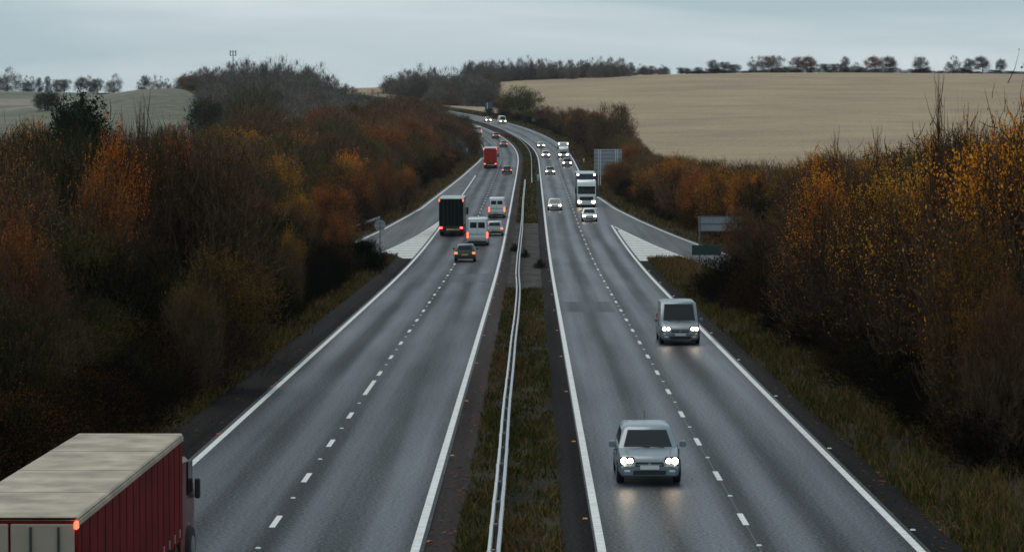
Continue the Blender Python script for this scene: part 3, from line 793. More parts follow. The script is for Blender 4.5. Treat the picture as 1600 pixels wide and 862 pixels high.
car('saloon_car', 'saloon', (.08,.09,.1), 628, -5.0, True, 'small dark car entering the bend ahead of the red lorry')
car('saloon_car', 'saloon', (.06,.06,.065), 678, -4.7, True, 'farthest car with red tail lights on the left carriageway bend')
car('panel_van', 'van', (.42,.46,.48), 700, -8.1, True, 'pale van half hidden by trees at the far left bend', 'van')
# --- oncoming, right carriageway
car('hatchback', 'hatch', (.17,.22,.25), 68.6+2.0, 3.25, False, 'silver blue hatchback with headlights on, nearest car of the right carriageway')
car('panel_van', 'smallvan', (.15,.19,.215), 123.0+2.4, 7.15, False, 'blue-grey van with bright headlights close to the right edge line', 'van', H=2.0, L=4.8, W=1.92)
car('hatchback', 'hatch', (.50,.54,.55), 301, 6.65, False, 'silver hatchback with headlights just ahead of the white lorry')
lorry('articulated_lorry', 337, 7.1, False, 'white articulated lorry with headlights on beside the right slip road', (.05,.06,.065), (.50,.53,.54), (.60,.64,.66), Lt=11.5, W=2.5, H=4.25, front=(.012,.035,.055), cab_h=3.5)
car('estate_car', 'suv', (.035,.07,.13), 519, 7.05, False, 'blue car with headlights following the white lorry')
lorry('box_van', 566, 7.1, False, 'white box van behind the blue oncoming car', (.55,.59,.6), (.62,.65,.66), (.55,.6,.61), Lt=5.2, W=2.2, H=3.1, cab_h=2.35, front=(.6,.64,.65), cat='van', floor=.9)
car('saloon_car', 'saloon', (.34,.38,.40), 330, 2.95, False, 'silver saloon with headlights in the lane next to the median barrier')
car('hatchback', 'hatch', (.10,.115,.12), 474, 3.4, False, 'grey car with headlights ahead of two overtaking cars')
car('hatchback', 'hatch', (.32,.36,.38), 568, 3.3, False, 'pale hatchback with headlights, second of the overtaking cars before the bend')
car('saloon_car', 'saloon', (.2,.22,.24), 622, 3.6, False, 'last car with headlights in the overtaking lane leaving the bend')
car('panel_van', 'van', (.45,.49,.5), 778, 6.4, False, 'pale van with headlights on the far bend', 'van')
car('saloon_car', 'saloon', (.3,.33,.35), 792, 4.0, False, 'farthest oncoming car with white headlights on the bend')

# ------------------------------------------------------------------ trees and shrubs
M['leaf'] = mat_foliage('leaf', None, .45, .3)
M['twig'] = mat_foliage('twig', (.086,.053,.033), .55, 0)
M['twig_olive'] = mat_foliage('twig_olive', (.050,.045,.022), .55, 0)
M['twig_dark'] = mat_foliage('twig_dark', (.015,.014,.009), .5, 0)  # near-black: shade deep in the low bushes is painted into these twigs
M['twig_grey'] = mat_foliage('twig_grey', (.105,.094,.086), .45, 0)
M['bark'] = mat_simple('bark', (.035,.030,.025), .9, spec=.1, noise=.35, nscale=6)
M['needle'] = mat_foliage('needle', None, .35, 0)

def unit(v): return v/(np.linalg.norm(v, axis=-1, keepdims=True)+1e-9)

def grow(seed, H=8.0, R=3.4, base=0.1, nclump=85, ntwig=38, twigL=.85, leaves=3.0, leafS=.13, up=.9, twig='twig', lumps=.28, stems=6, tall=0.0, whips=60, shape='round', leafzone=None, leafmin=.12, clumpy=1.6, trunked=False, twigw=.022):
    """returns (trunk mesh, crown mesh). Crown = clumps of twigs with leaves, spread through a lumpy envelope"""
    g = np.random.default_rng(seed)
    # --- clump centres
    dirs = unit(g.standard_normal((nclump*3, 3)))
    L0 = unit(g.standard_normal((9, 3)))
    lump = 1+lumps*np.max(dirs@L0.T*1.0-.55, axis=1)*1.6-lumps*.35
    z0 = H*base; zc = (z0+H)/2; hz = (H-z0)/2
    rad = g.random(len(dirs))**.38
    C = dirs*rad[:,None]*lump[:,None]
    if shape == 'cone':
        t = (C[:,2]+1)/2; k = np.clip(1.15-t, .08, 1); C[:,:2] *= k[:,None]
    elif shape == 'fan':
        t = np.clip((C[:,2]+1)/2, 0, 1); k = .45+.75*t; C[:,:2] *= k[:,None]
    elif shape == 'dome':
        C[:,2] = np.abs(C[:,2])*1.9-1
    C = C*np.array([R, R, hz])+np.array([0, 0, zc])
    C = C[(C[:,2] > z0*.6+.2)][:nclump]
    n = len(C)
    # --- stems and branches
    tb = MB()
    heads = []
    if trunked:
        top = np.array([g.normal(0,.2), g.normal(0,.2), H*.55]); tb.cyl((0,0,-.3), tuple(top*.5), H*.028, H*.02, 7); tb.cyl(tuple(top*.5), tuple(top), H*.02, H*.009, 6)
        heads = [top*f for f in (.35, .5, .65, .8, 1.0)]
    else:
        for i in range(stems):
            a = 2*math.pi*i/stems+g.normal(0,.3); rr = R*g.uniform(.2,.55); p0 = np.array([math.cos(a)*.25, math.sin(a)*.25, -.3]); p1 = np.array([math.cos(a)*rr*.5, math.sin(a)*rr*.5, H*.28]); p2 = np.array([math.cos(a)*rr, math.sin(a)*rr, H*.62])
            tb.cyl(tuple(p0), tuple(p1), H*.012, H*.009, 5); tb.cyl(tuple(p1), tuple(p2), H*.009, H*.004, 5)
            heads += [p1*.6, p1, (p1+p2)/2, p2]
    heads = np.array(heads)
    for c in C:
        dd = np.linalg.norm(heads-c, axis=1)+np.where(heads[:,2] > c[2]-.1, 3.0, 0); h = heads[np.argmin(dd)]
        m = (h+c)/2+np.array([g.normal(0,.15), g.normal(0,.15), -.12*np.linalg.norm(c-h)])
        tb.cyl(tuple(h), tuple(m), .035*H/8, .022*H/8, 3); tb.cyl(tuple(m), tuple(c), .022*H/8, .010*H/8, 3)
    trunk = tb.mesh('trunk', M['bark'])
    # --- twigs
    out = C-np.array([0, 0, H*.25]); out = unit(out*np.array([1, 1, .6]))
    main = unit(out*(1-up*.5)+np.array([0, 0, 1])*up)
    ci = np.repeat(np.arange(n), ntwig)
    cs = R*.16*(.7+.6*g.random(n))
    start = C[ci]+g.standard_normal((len(ci), 3))*cs[ci][:,None]
    dr = unit(main[ci]+g.standard_normal((len(ci), 3))*.55)
    ln = twigL*g.uniform(.45, 1.25, len(ci))
    if whips:
        wi = g.choice(n, whips, p=np.clip(C[:,2]-zc*.7, .02, None)/np.clip(C[:,2]-zc*.7, .02, None).sum())
        start = np.r_[start, C[wi]]; dr = np.r_[dr, unit(main[wi]*.6+np.array([0,0,.8])+g.standard_normal((whips,3))*.22)]; ln = np.r_[ln, twigL*g.uniform(1.0, 1.9, whips)]
    mid = start+dr*ln[:,None]*.5
    end = mid+unit(dr+np.array([0,0,.35])+g.standard_normal(dr.shape)*.25)*ln[:,None]*.5
    side = unit(np.cross(dr, unit(g.standard_normal(dr.shape)))); w = twigw*g.uniform(.6,1.3,len(ln))[:,None]
    k = len(ln)
    TV = np.stack([start-side*w, start+side*w, mid-side*w*.7, mid+side*w*.7, end-side*w*.25, end+side*w*.25], 1).reshape(-1, 3)
    b = (np.arange(k)*6)[:,None]
    TF = np.concatenate([b+np.array([[0,1,3,2]]), b+np.array([[2,3,5,4]])], 0)
    # --- leaves: some clumps full, some nearly bare
    lw = g.random(n)**clumpy*(1+clumpy*.75)
    if leafzone: lw *= np.clip(sstep(leafzone[0], leafzone[1], (C[:,2]-z0)/(H-z0)), leafmin, 1)*1.4
    lw = np.r_[lw[ci], np.full(k-len(ci), .6)]
    nl = g.poisson(leaves*lw)
    li = np.repeat(np.arange(k), nl); m = len(li)
    t = g.random(m)**.8; P = np.where((t < .5)[:,None], start[li]+(mid-start)[li]*(t*2)[:,None], mid[li]+(end-mid)[li]*(t*2-1)[:,None])
    P = P+g.standard_normal((m, 3))*.06
    a = unit(g.standard_normal((m, 3))+np.array([0,0,.2])); nn = unit(g.standard_normal((m, 3))+np.array([0,0,.5])); bb = unit(np.cross(a, nn))
    sz = (leafS*g.uniform(.55, 1.25, m))[:,None]
    LV = np.stack([P-a*sz*.5, P+bb*sz*.36, P+a*sz*.5, P-bb*sz*.36], 1).reshape(-1, 3)
    LF = (np.arange(m)*4)[:,None]+np.arange(4)[None]+len(TV)
    V = np.r_[TV, LV]; F = np.r_[TF, LF] if m else TF
    mi = np.r_[np.zeros(len(TF), int), np.ones(m, int)]
    crown = mesh_np('crown', V, F.astype(np.int32), [M[twig], M['leaf'] if shape != 'cone' else M['needle']], midx=mi)
    return trunk, crown

PROTO = {
 'bare':   [grow(11+i, H=8, R=3.3, base=.03, nclump=110, ntwig=80, leaves=.3, leafS=.10, up=.8, twig=('twig_olive','twig','twig')[i], shape=('fan','round','round')[i], whips=200, stems=8, twigL=.85) for i in range(3)],
 'leafy':  [grow(31+i, H=8, R=3.3, base=.03, nclump=120, ntwig=64, leaves=(4.2,3.4,4.0)[i], leafS=.11, clumpy=(2.3,3.6,2.6)[i], up=.6, twig='twig', whips=70, lumps=.45, leafzone=((.0,.5),(.5,.88),(.25,.75))[i], leafmin=.05) for i in range(3)],
 'sparse': [grow(51+i, H=8, R=3.2, base=.02, nclump=105, ntwig=62, leaves=2.5, leafS=.105, clumpy=3.0, up=.8, twig=('twig_olive','twig')[i], whips=140, stems=8, shape=('round','fan')[i], leafzone=(.2,.85)) for i in range(2)],
 'upright':[grow(71, H=9, R=2.0, base=.08, nclump=75, ntwig=44, leaves=.4, leafS=.11, up=1.7, twig='twig', whips=260, shape='fan', twigL=1.3)],
 'bush':   [grow(81+i, H=4, R=2.6, base=.0, nclump=95, ntwig=46, leaves=2.4, leafS=.10, up=.7, twig='twig_dark', whips=90, stems=9, shape='dome', twigL=.6, lumps=.45, twigw=.016) for i in range(2)],
 'ever':   [grow(91, H=8, R=2.6, base=.02, nclump=150, ntwig=34, leaves=5.0, leafS=.16, up=.9, twig='twig_olive', whips=90, shape='cone', twigL=.9, lumps=.5),
            grow(92, H=6, R=3.0, base=.0, nclump=120, ntwig=34, leaves=5.0, leafS=.15, up=.6, twig='twig_olive', whips=30, shape='round', twigL=.6)],
 'field':  [grow(101+i, H=9, R=3.8, base=(.12,.0,.02)[i], nclump=75, ntwig=40, leaves=(1.2,.3,2.2)[i], leafS=.22, up=.7, twig='twig_grey', whips=90, trunked=True, twigL=1.1, lumps=.6, twigw=.04, shape=('round','dome','dome')[i]) for i in range(3)],
 'wood':   [grow(111+i, H=12, R=5.0, base=.0, nclump=110, ntwig=52, leaves=(.35,.8)[i], leafS=.2, up=1.0, twig='twig_grey', whips=240, trunked=True, twigL=1.5, lumps=.35, twigw=.045, shape='dome') for i in range(2)],
}
PH = {'bare': (8.9, 3.9), 'leafy': (8.9, 3.8), 'sparse': (8.8, 3.8), 'upright': (10.2, 2.5), 'bush': (4.3, 3.0), 'ever': (8.4, 2.8), 'field': (9.3, 4.1), 'wood': (13.4, 5.6)}
NAMES = {'bare': 'bare_tree', 'leafy': 'autumn_tree', 'sparse': 'brown_tree', 'upright': 'upright_tree', 'bush': 'bush', 'ever': 'evergreen_tree', 'field': 'skyline_tree', 'wood': 'woodland_tree'}
COLS = {'orange': (.68,.25,.016), 'yellow': (.60,.29,.035), 'red': (.42,.085,.022), 'rust': (.36,.12,.024), 'olive': (.10,.088,.022), 'gold': (.46,.22,.018), 'brown': (.25,.105,.032), 'dark': (.014,.016,.007), 'green': (.016,.034,.022), 'grey': (.07,.062,.05), 'maroon': (.30,.075,.03)}  # dark: own tone of far trees, painted shade in the low bushes
def random_free(i): return .75+.5*((i*0.61803) % 1.0)
NTREE = [0]; RECS = []
# trees the picture shows nothing of (wholly behind others) are left out
SKIP = set([13,14,18,19,20,21,26,30,59,60,61,79,80,81,82,83,84,85,86,87,88,89,90,91,92,93,94,95,96,97,98,109,114,126,128,130,133,138,149,150,151,152,153,154,155,156,157,158,159,160,163,165,179,181,190,203,205,208,209,210,211,212,213,214,215,235,249,250,253,254,255,259,262,272,274,276,281,284,290,300,302,305,309,312,313,314,315,316,317,318,330,333,334,335,348,351,352,357,358,359,361,363,364,365,366,367,368,369,370,373,378,379,380,381,382,383,384,385,386,387,391,398,411,421,423,424,429,431,433,439,441,443,448,458,461,464,466,467,468,469,470,472,476,495,497,498,499,500,501,502,503,504,505,506,507,509,515,516,517,519,521,522,536,537,538,539,547,548,549,570,576,577,578,580,581,582,583,584,585,586,587,588,589,590,592,598,599,601,602,616,618,619,621,622,623,625,626,627,628,629,632,634,636,637,638,639,643,644,645,646,648,670,699,700,701,702,703,755,763,764,765,766,773,774,775,776,780])
def plant(kind, x, y, h, w=None, col='brown', label=None, group=None, sink=.15, var=None, cat=None, tw=None):
    """one tree: h metres tall, w metres wide, standing on the ground"""
    i = NTREE[0]; NTREE[0] += 1
    pr = PROTO[kind]; v = (i*7+int(abs(x)*3)) % len(pr) if var is None else var
    tr, cr = pr[v]
    rz, ry = random.uniform(0, 6.28), random.uniform(.92, 1.08)
    j, jg = random.uniform(.8, 1.2), random.uniform(.92, 1.08)
    ph, pr_ = PH[kind]
    if kind == 'ever' and v == 1: ph, pr_ = 6.3, 3.2
    sz = h/ph; sx = (w/2/pr_) if w else sz*random.uniform(.9, 1.15)
    if i in SKIP and group: return None
    o = empty(NAMES[kind], (x, y, ground1(x, y)-sink*sz), (0, 0, rz))
    o.scale = (sx, sx*ry, sz)
    c = COLS[col] if isinstance(col, str) else col
    if kind == 'bush': j *= .28  # bush leaves darkened, shade at the thicket's foot put into their colour
    t = link(bpy.data.objects.new('trunk', tr), o)
    k = link(bpy.data.objects.new('crown', cr), o)
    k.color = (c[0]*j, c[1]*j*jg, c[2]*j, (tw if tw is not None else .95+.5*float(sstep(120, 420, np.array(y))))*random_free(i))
    tag(o, label, cat or ('bush' if kind == 'bush' else 'tree'), group)
    o['tree_index'] = i
    uu, vv = project((x, y, o.location[2]+h*.8)); RECS.append((o, kind, col if isinstance(col, str) else '', h, uu, vv))
    return o

def by_photo(kind, u, vtop, dist, w=None, col='brown', label=None, group=None, var=None, hmin=1.5):
    """tree in column u at distance dist whose top reaches row vtop"""
    x, y = at_column(u, dist)
    return plant(kind, x, y, max(hmin, z_for_row(vtop, dist)-ground1(x, y)+.15), w, col, label, group, var=var)

# tallest row each side's roadside trees reach, by photograph column
SKY_L = np.array([(-80,195),(0,198),(70,190),(110,196),(160,188),(200,196),(270,190),(310,205),(350,190),(400,158),(450,162),(500,168),(560,160),(600,150),(650,148),(690,158),(720,172),(750,195)])
SKY_R = np.array([(760,170),(850,172),(920,165),(985,205),(1010,238),(1100,248),(1200,246),(1260,246),(1300,228),(1380,222),(1440,225),(1470,205),(1520,192),(1560,160),(1600,128),(1700,100)])
def sky_limit(x, y):
    u = 830+x/y*4150
    T = SKY_L if u < 755 else SKY_R
    return z_for_row(float(np.interp(u, T[:,0], T[:,1])), y)
def in_frame(x, y, m=60):
    u = 830+x/y*4150; return -m < u < 1600+m

def auto(kind, s, d, h, col, label, group, wf=1.0, tw=None, umin=None):
    p = pt(s, d); x, y = float(p[0]), float(p[1])
    if not in_frame(x, y): return
    if umin is not None and 830+x/y*4150 < umin: return
    g = ground1(x, y); h = min(h, sky_limit(x, y)-g+random.uniform(-.5,.3))
    if h < 1.4: return
    ph, pr_ = PH[kind]
    plant(kind, x, y, h, wf*2*pr_*h/ph if h > 4 else wf*1.2*2*pr_*h/ph, col, label, group, tw=tw, var=1 if kind == 'leafy' and y < 240 else None)

def pick(opts):
    r = random.random()*sum(w for w, *_ in opts)
    for w, *q in opts:
        r -= w
        if r <= 0: return q
    return opts[-1][1:]
# --- near left: between the verge and the joining slip road
GL = 'thicket between the left verge and the slip road'
LB = {'bush': 'low dark bush at the foot of the near left thicket', 'bare': 'dark leafless shrub in the near left thicket', 'sparse': 'brown half-bare tree in the near left thicket', 'leafy': 'leafy autumn tree in the near left thicket'}
for row, (d0, h0, stp) in enumerate(((-14.0, 2.4, 3.0), (-16.2, 4.6, 4.2), (-19.6, 6.6, 5.0), (-24, 8.2, 6.5))):
    s = 62.0
    while s < 222:
        d = d0+random.uniform(-.8,.8)-(.8 if 90 < s < 200 and row < 1 else 0)-(1.0 if s > 160 and row == 1 else 0)
        si = float(lerp(SLI, s))
        lim = si+1.2
        if d > lim or (s < 90 and d > si):
            if row == 0: k, c = pick([(4,'bush','dark'),(2,'bush','olive'),(1,'bush','brown')])
            elif row == 1: k, c = pick([(3,'bush','olive'),(3,'sparse','olive'),(2,'bare','brown'),(2,'sparse','dark')])
            else: k, c = pick([(3,'bare','brown'),(3,'sparse','olive'),(2,'sparse','brown'),(1,'leafy','brown')])
            auto(k, s, d, h0*random.uniform(.75,1.2), c, LB[k], GL, 1.0, (.55,.7,1.0,1.2)[row])  # front rows get darker twigs: shade low in the thicket set by colour
        s += stp*random.uniform(.8,1.2)
# --- left of the slip road
GL2 = 'trees left of the joining slip road'
LB2 = {'bare': 'leafless brown tree left of the slip road', 'sparse': 'brown half-bare tree left of the slip road', 'leafy': 'rust-leaved tree left of the slip road', 'bush': 'low bush on the bank left of the slip road', 'upright': 'tall thin bare tree left of the slip road'}
for row, (off, h0, stp) in enumerate(((-5.2, 3.0, 5.0), (-8.6, 7.0, 6.0), (-12.5, 10, 7.0), (-20, 11.5, 9.0), (-31, 12.5, 13.0))):
    s = 120.0 if row < 3 else 150.0
    while s < 560:
        d = float(lerp(SLO, s))+off+random.uniform(-1,1)
        if s > 300: d -= .012*(s-300)*(.3 if row == 0 else 0)
        if row == 0: k, c = pick([(4,'bush','brown'),(2,'bush','dark'),(1,'sparse','rust'),(1,'bush','olive')])
        else: k, c = pick([(5,'bare','brown'),(4,'sparse','brown'),(.8,'leafy','rust'),(1.5,'sparse','maroon'),(.3,'leafy','orange'),(2,'sparse','olive'),(.3,'leafy','gold'),(1,'sparse','gold')])
        auto(k, s, d, h0*random.uniform(.75,1.15), c, LB2[k], GL2, 1.1 if row else 1.25)
        s += stp*random.uniform(.8,1.2)*(1+max(0, s-250)/350)
# --- inside of the far left bend, up the hillside
GL3 = 'hillside trees inside the far left bend'
for row, (off, h0) in enumerate(((-15.5, 6), (-21, 10), (-30, 12), (-42, 13), (-58, 13), (-78, 13))):
    s = 545.0 if row < 4 else 380.0
    while s < 860:
        k, c = pick([(4,'bare','brown'),(3,'wood','brown'),(2,'sparse','maroon'),(2,'sparse','brown'),(.6,'leafy','rust'),(.25,'leafy','orange')])
        if row > 3: k, c = pick([(5,'wood','brown'),(2,'wood','rust'),(2,'bare','olive')])
        auto(k, s, off+random.uniform(-3,3), h0*random.uniform(.8,1.15), c, {'bare': 'leafless tree on the far left hillside', 'wood': 'grey-brown tree on the far left hillside', 'sparse': 'reddish brown tree on the far left hillside', 'leafy': 'orange-leaved tree on the far left hillside'}[k], GL3, 1.2, None, 352)
        s += random.uniform(15, 23)
# --- right: near thicket
GR = 'thicket along the near right verge'
LR = {'bush': 'low dark bush at the foot of the right thicket', 'bare': 'leafless brown tree in the right thicket', 'sparse': 'half-bare golden brown tree in the right thicket', 'leafy': 'orange-leaved tree in the right thicket', 'upright': 'tall thin bare tree in the right thicket'}
for row, (d0, h0, stp) in enumerate(((14.6, 2.3, 3.0), (17.0, 4.8, 4.4), (20.5, 7.6, 5.2), (25.5, 9.8, 6.5), (32, 10.5, 8))):
    s = 60.0
    while s < 232:
        d = d0+random.uniform(-.8,.8)-(1.5 if s > 150 and row < 2 else 0)
        ri, ro = float(lerp(SRI, s)), float(lerp(SRO, s))
        if not (ri-1.6 < d < ro+2.2) and not (s > 168 and d < ro and row < 3) and not (s > 196 and d < ro+3):
            if row == 0: k, c = pick([(4,'bush','dark'),(2,'bush','brown'),(1,'bush','olive')])
            elif row == 1: k, c = pick([(3,'bush','brown'),(3,'sparse','brown'),(2,'bare','brown'),(1.5,'sparse','gold')])
            else: k, c = pick([(2.5,'bare','brown'),(3,'sparse','gold'),(3,'sparse','brown'),(1,'sparse','olive'),(1.6,'leafy','gold'),(1,'leafy','rust'),(.7,'leafy','orange')])
            auto(k, s, d, h0*random.uniform(.8,1.15), c, LR[k], GR, 1.15, (.55,.65,.9,1.1,1.2)[row])  # twig tone rises row by row, painting shade into the thicket's lower part
        s += stp*random.uniform(.8,1.2)
# --- right: beyond the diverging slip road up to the bend
GR2 = 'trees beyond the right slip road'
for row, (off, h0, stp) in enumerate(((5.0, 2.4, 6.0), (8.2, 6.0, 7.0), (13, 8, 9.0))):
    s = 215.0
    while s < 900:
        d = (float(lerp(SRO, s)) if s < 372 else 9.6)+off+random.uniform(-.8,.8)
        if row == 0: k, c = pick([(4,'bush','brown'),(2,'bush','dark'),(1,'bush','gold')])
        else: k, c = pick([(3,'bare','brown'),(3,'sparse','brown'),(2,'sparse','olive'),(1,'leafy','gold')])
        if s < 395 or s > 425 or row > 0: auto(k, s, d, h0*random.uniform(.8,1.15), c, {'bare': 'leafless brown tree beyond the right slip road', 'sparse': 'half-bare olive brown tree beyond the right slip road', 'leafy': 'golden-leaved tree beyond the right slip road', 'bush': 'low bush on the far right verge'}[k], GR2, 1.15)
        s += stp*random.uniform(.8,1.2)*(1+max(0, s-300)/400)
# --- trees one can single out
for a in (
 ('leafy', 185, 186, 114, 3.2, (.58,.17,.018), 'bright orange-red tree rising from the left thicket below the pasture'),
 ('leafy', 160, 232, 108, 3.0, 'rust', 'rust-leaved tree just left of the bright orange one'),
 ('upright', 228, 160, 116, 3.4, 'rust', 'tall thin reddish bare tree standing above the left thicket'),
 ('upright', 200, 168, 122, 2.6, 'brown', 'slim bare tree between the orange tree and the reddish one'),
 ('ever', 130, 176, 175, 8.0, 'green', 'dark green conifer poking above the left thicket'),
 ('ever', 104, 184, 170, 5.0, 'green', 'smaller dark conifer just left of the tallest dark conifer'),
 ('leafy', 290, 200, 128, 5.2, 'red', 'orange-red leafy tree right of the tall thin bare tree'),
 ('bare', 40, 196, 118, 6.5, 'brown', 'broad brown leafless tree near the left edge below the pasture'),
 ('sparse', 90, 196, 126, 6.5, 'brown', 'brown half-bare tree in front of the dark conifer'),
 ('bare', 140, 200, 120, 6.0, 'olive', 'olive leafless tree between the dark conifer and the orange tree'),
 ('bare', 255, 206, 118, 5.5, 'brown', 'brown leafless tree right of the tall thin reddish tree'),
 ('sparse', 5, 200, 100, 5.0, 'brown', 'brown half-bare tree cut by the left edge'),
 ('bare', 335, 212, 118, 7.2, 'olive', 'broad dark olive leafless shrub in the middle of the left thicket'),
 ('leafy', 345, 378, 103, 4.0, (.17,.105,.02), 'olive-gold leafy bush low in the left thicket'),
 ('leafy', 300, 430, 98, 2.6, (.13,.09,.02), 'smaller golden bush low in the left thicket'),
 ('leafy', 442, 232, 262, 4.2, 'yellow', 'pale yellow-topped tree left of the slip road'),
 ('leafy', 455, 352, 152, 1.8, 'gold', 'narrow tree with golden leaves hanging to the ground'),
 ('leafy', 530, 330, 205, 2.4, 'rust', 'rusty orange tree next to the end of the left slip road'),
 ('leafy', 520, 282, 250, 4.4, 'rust', 'rust-coloured tree above the roadside barrier'),
 ('leafy', 632, 258, 330, 4.0, 'orange', 'bright orange tree on the bank behind the green lorry'),
 ('leafy', 600, 252, 322, 3.6, 'rust', 'rust-orange tree left of the bright orange bank tree'),
 ('leafy', 598, 205, 420, 5.0, 'orange', 'orange tree half way up the left hillside'),
 ('leafy', 640, 182, 560, 8.0, 'red', 'deep red-orange tree high on the left hillside'),
 ('leafy', 505, 165, 520, 9.0, 'red', 'wide reddish tree below the wooded hill'),
 ('bare', 400, 128, 480, 13.0, 'olive', 'broad dark leafless tree in front of the wooded hill'),
 
 ('leafy', 1590, 128, 86, 6.0, 'orange', 'tall bright orange tree at the right edge'),
 ('upright', 1490, 124, 92, 2.4, 'rust', 'thin rusty bare sapling above the right thicket'),
 ('leafy', 1532, 190, 90, 5.2, 'orange', 'orange tree beside the tall one at the right edge'),
 ('leafy', 1462, 232, 98, 5.0, 'yellow', 'yellow-orange tree left of the orange pair at right'),
 ('leafy', 1390, 255, 108, 4.6, 'gold', 'golden tree below a bare-topped one in the right thicket'),
 ('upright', 1345, 205, 125, 3.2, 'brown', 'bare spindly tree whose twigs stand against the field'),
 ('upright', 1300, 212, 132, 2.8, 'brown', 'bare spindly tree left of another one against the field'),
 ('leafy', 1285, 246, 124, 4.6, 'orange', 'orange-topped tree under the bare spindly pair'),
 ('sparse', 1165, 318, 188, 4.0, 'brown', 'brown tree hiding the right half of the pale sign back'),
 ('leafy', 1510, 330, 80, 3.4, (.22,.105,.016), 'golden branches low in the right thicket near the edge'),
 ('leafy', 1560, 430, 77, 2.2, (.16,.06,.016), 'rusty branches low at the right edge'),
 ('leafy', 1125, 252, 262, 4.6, 'orange', 'golden orange tree above the pale sign back'),
 ('leafy', 1060, 240, 305, 6.0, 'orange', 'orange tree at the bend of the right slip road'),
 ('leafy', 1090, 256, 290, 4.2, 'rust', 'rust tree between the two orange slip road trees'),
 ('leafy', 966, 248, 392, 4.2, (.28,.12,.045), 'round pale orange bush beside the large sign back'),
 ('leafy', 990, 222, 450, 5.0, 'rust', 'rust tree just right of the large sign back'),
 ('bare', 955, 156, 560, 11.0, 'brown', 'broad bare tree behind the large sign back'),
 ('bare', 915, 172, 612, 10.0, 'brown', 'leafless tree behind the white box van'),
 ('sparse', 880, 165, 705, 8.0, 'olive', 'olive tree on the outside of the bend'),
 ('leafy', 890, 180, 668, 4.0, 'orange', 'narrow orange tree on the outside of the bend'),
 ('sparse', 850, 162, 765, 9.0, 'grey', 'grey-green shrub on the outside of the bend'),
 ('sparse', 815, 134, 835, 15.0, 'olive', 'big round olive tree at the far side of the bend'),
 ('sparse', 788, 150, 855, 9.0, 'rust', 'rust-tinged tree just left of the big round olive one')):
    kind, u, v, dist, w, c, lb = a
    by_photo(kind, u, v, dist, w, c, lb, var=0 if kind == 'ever' else 1 if (kind == 'leafy' and dist < 130 and v < 300) else None)
by_photo('ever', 326, 150, 640, 9.5, 'green', 'rounded dark evergreen at the foot of the wooded hill', var=1)
# --- shrubs in the left pasture and hedge
by_photo('ever', 73, 142, 900, 9.0, (.022,.03,.024), 'dark round shrub alone in the left pasture', var=1)
for k, (u, v) in enumerate(((205,150),(222,148),(238,146),(256,144),(272,142))):
    x, y = at_column(u, 1080+k*22); plant('bush', x, y, 3.2, 9.0, 'dark', 'low dark hedge shrub running up the left pasture', 'hedge across the left pasture')
# --- wooded hill at left
SKY_W = np.array([(285,135),(300,112),(320,100),(345,96),(400,88),(435,84),(480,92),(520,104),(560,112),(600,124),(620,132)])
random.seed(21)
GW = 'wood on the hill left of the road'
for row, dist in enumerate((1010, 960, 900, 840, 770, 700, 640)):
    u = 292+row*13+random.uniform(0, 10)
    while u < 612:
        v = float(np.interp(u, SKY_W[:,0], SKY_W[:,1]))+row*11+random.uniform(-3, 6)+(4 if row == 0 else 0)
        x, y = at_column(u, dist+random.uniform(-18, 18)); h = z_for_row(v, y)-ground1(x, y)
        s0, d0 = sd_of(x, y)
        if d0[0] < -14:
            c, nm = pick([(4,'brown','grey-brown bare tree in the wood on the left hill'),(1,'rust','rust-tinted tree in the wood on the left hill'),(1,'olive','dull olive tree in the wood on the left hill')])
            plant('wood', x, y, float(np.clip(h, 7, 19)), random.uniform(10, 15), c, nm, GW)
        u += random.uniform(20, 30)
for u, v, dist in ((299,118,985), (326,114,980), (303,130,960), (362,140,930)):
    by_photo('leafy', u, v, dist, 9.0 if v < 120 else 6.0, (.30,.14,.04), {299: 'orange tree at the left corner of the hill wood', 326: 'orange tree a little right of the hill wood corner', 303: 'small orange tree below the pair at the wood corner', 362: 'lone small orange tree in the face of the hill wood'}[u])
# --- far wood across the skyline
SKY_F = np.array([(612,112),(630,101),(655,99),(690,101),(720,102),(742,92),(770,91),(800,93),(830,90),(850,89),(880,95),(930,92),(960,90),(985,97),(1010,103),(1035,106),(1060,112)])
GF = 'far wood along the skyline'
for row, (dist, u0, u1) in enumerate(((1385, 735, 1050), (1330, 745, 985), (1130, 616, 772), (1050, 622, 770), (960, 660, 770))):
    u = u0+random.uniform(0, 6)
    while u < u1:
        v = float(np.interp(u, SKY_F[:,0], SKY_F[:,1]))+random.uniform(-3, 4)+(0, 7, 3, 16, 34)[row]
        x, y = at_column(u, dist+random.uniform(-12, 12)); h = z_for_row(v, y)-ground1(x, y)
        s0, d0 = sd_of(x, y)
        if abs(d0[0]) > 15 or s0[0] > 1100:
            c, nm = pick([(5,'brown','bare grey-brown tree in the far skyline wood'),(1,'rust','rusty tree in the far skyline wood'),(1,'dark','dark tree in the far skyline wood')])
            if row == 1: v += 2
            plant('wood', x, y, float(np.clip(h, 5, 17)), random.uniform(9, 14)*(.75 if row < 2 else 1), c, nm, GF)
        u += random.uniform(15, 23)*(.8 if row < 2 else 1)
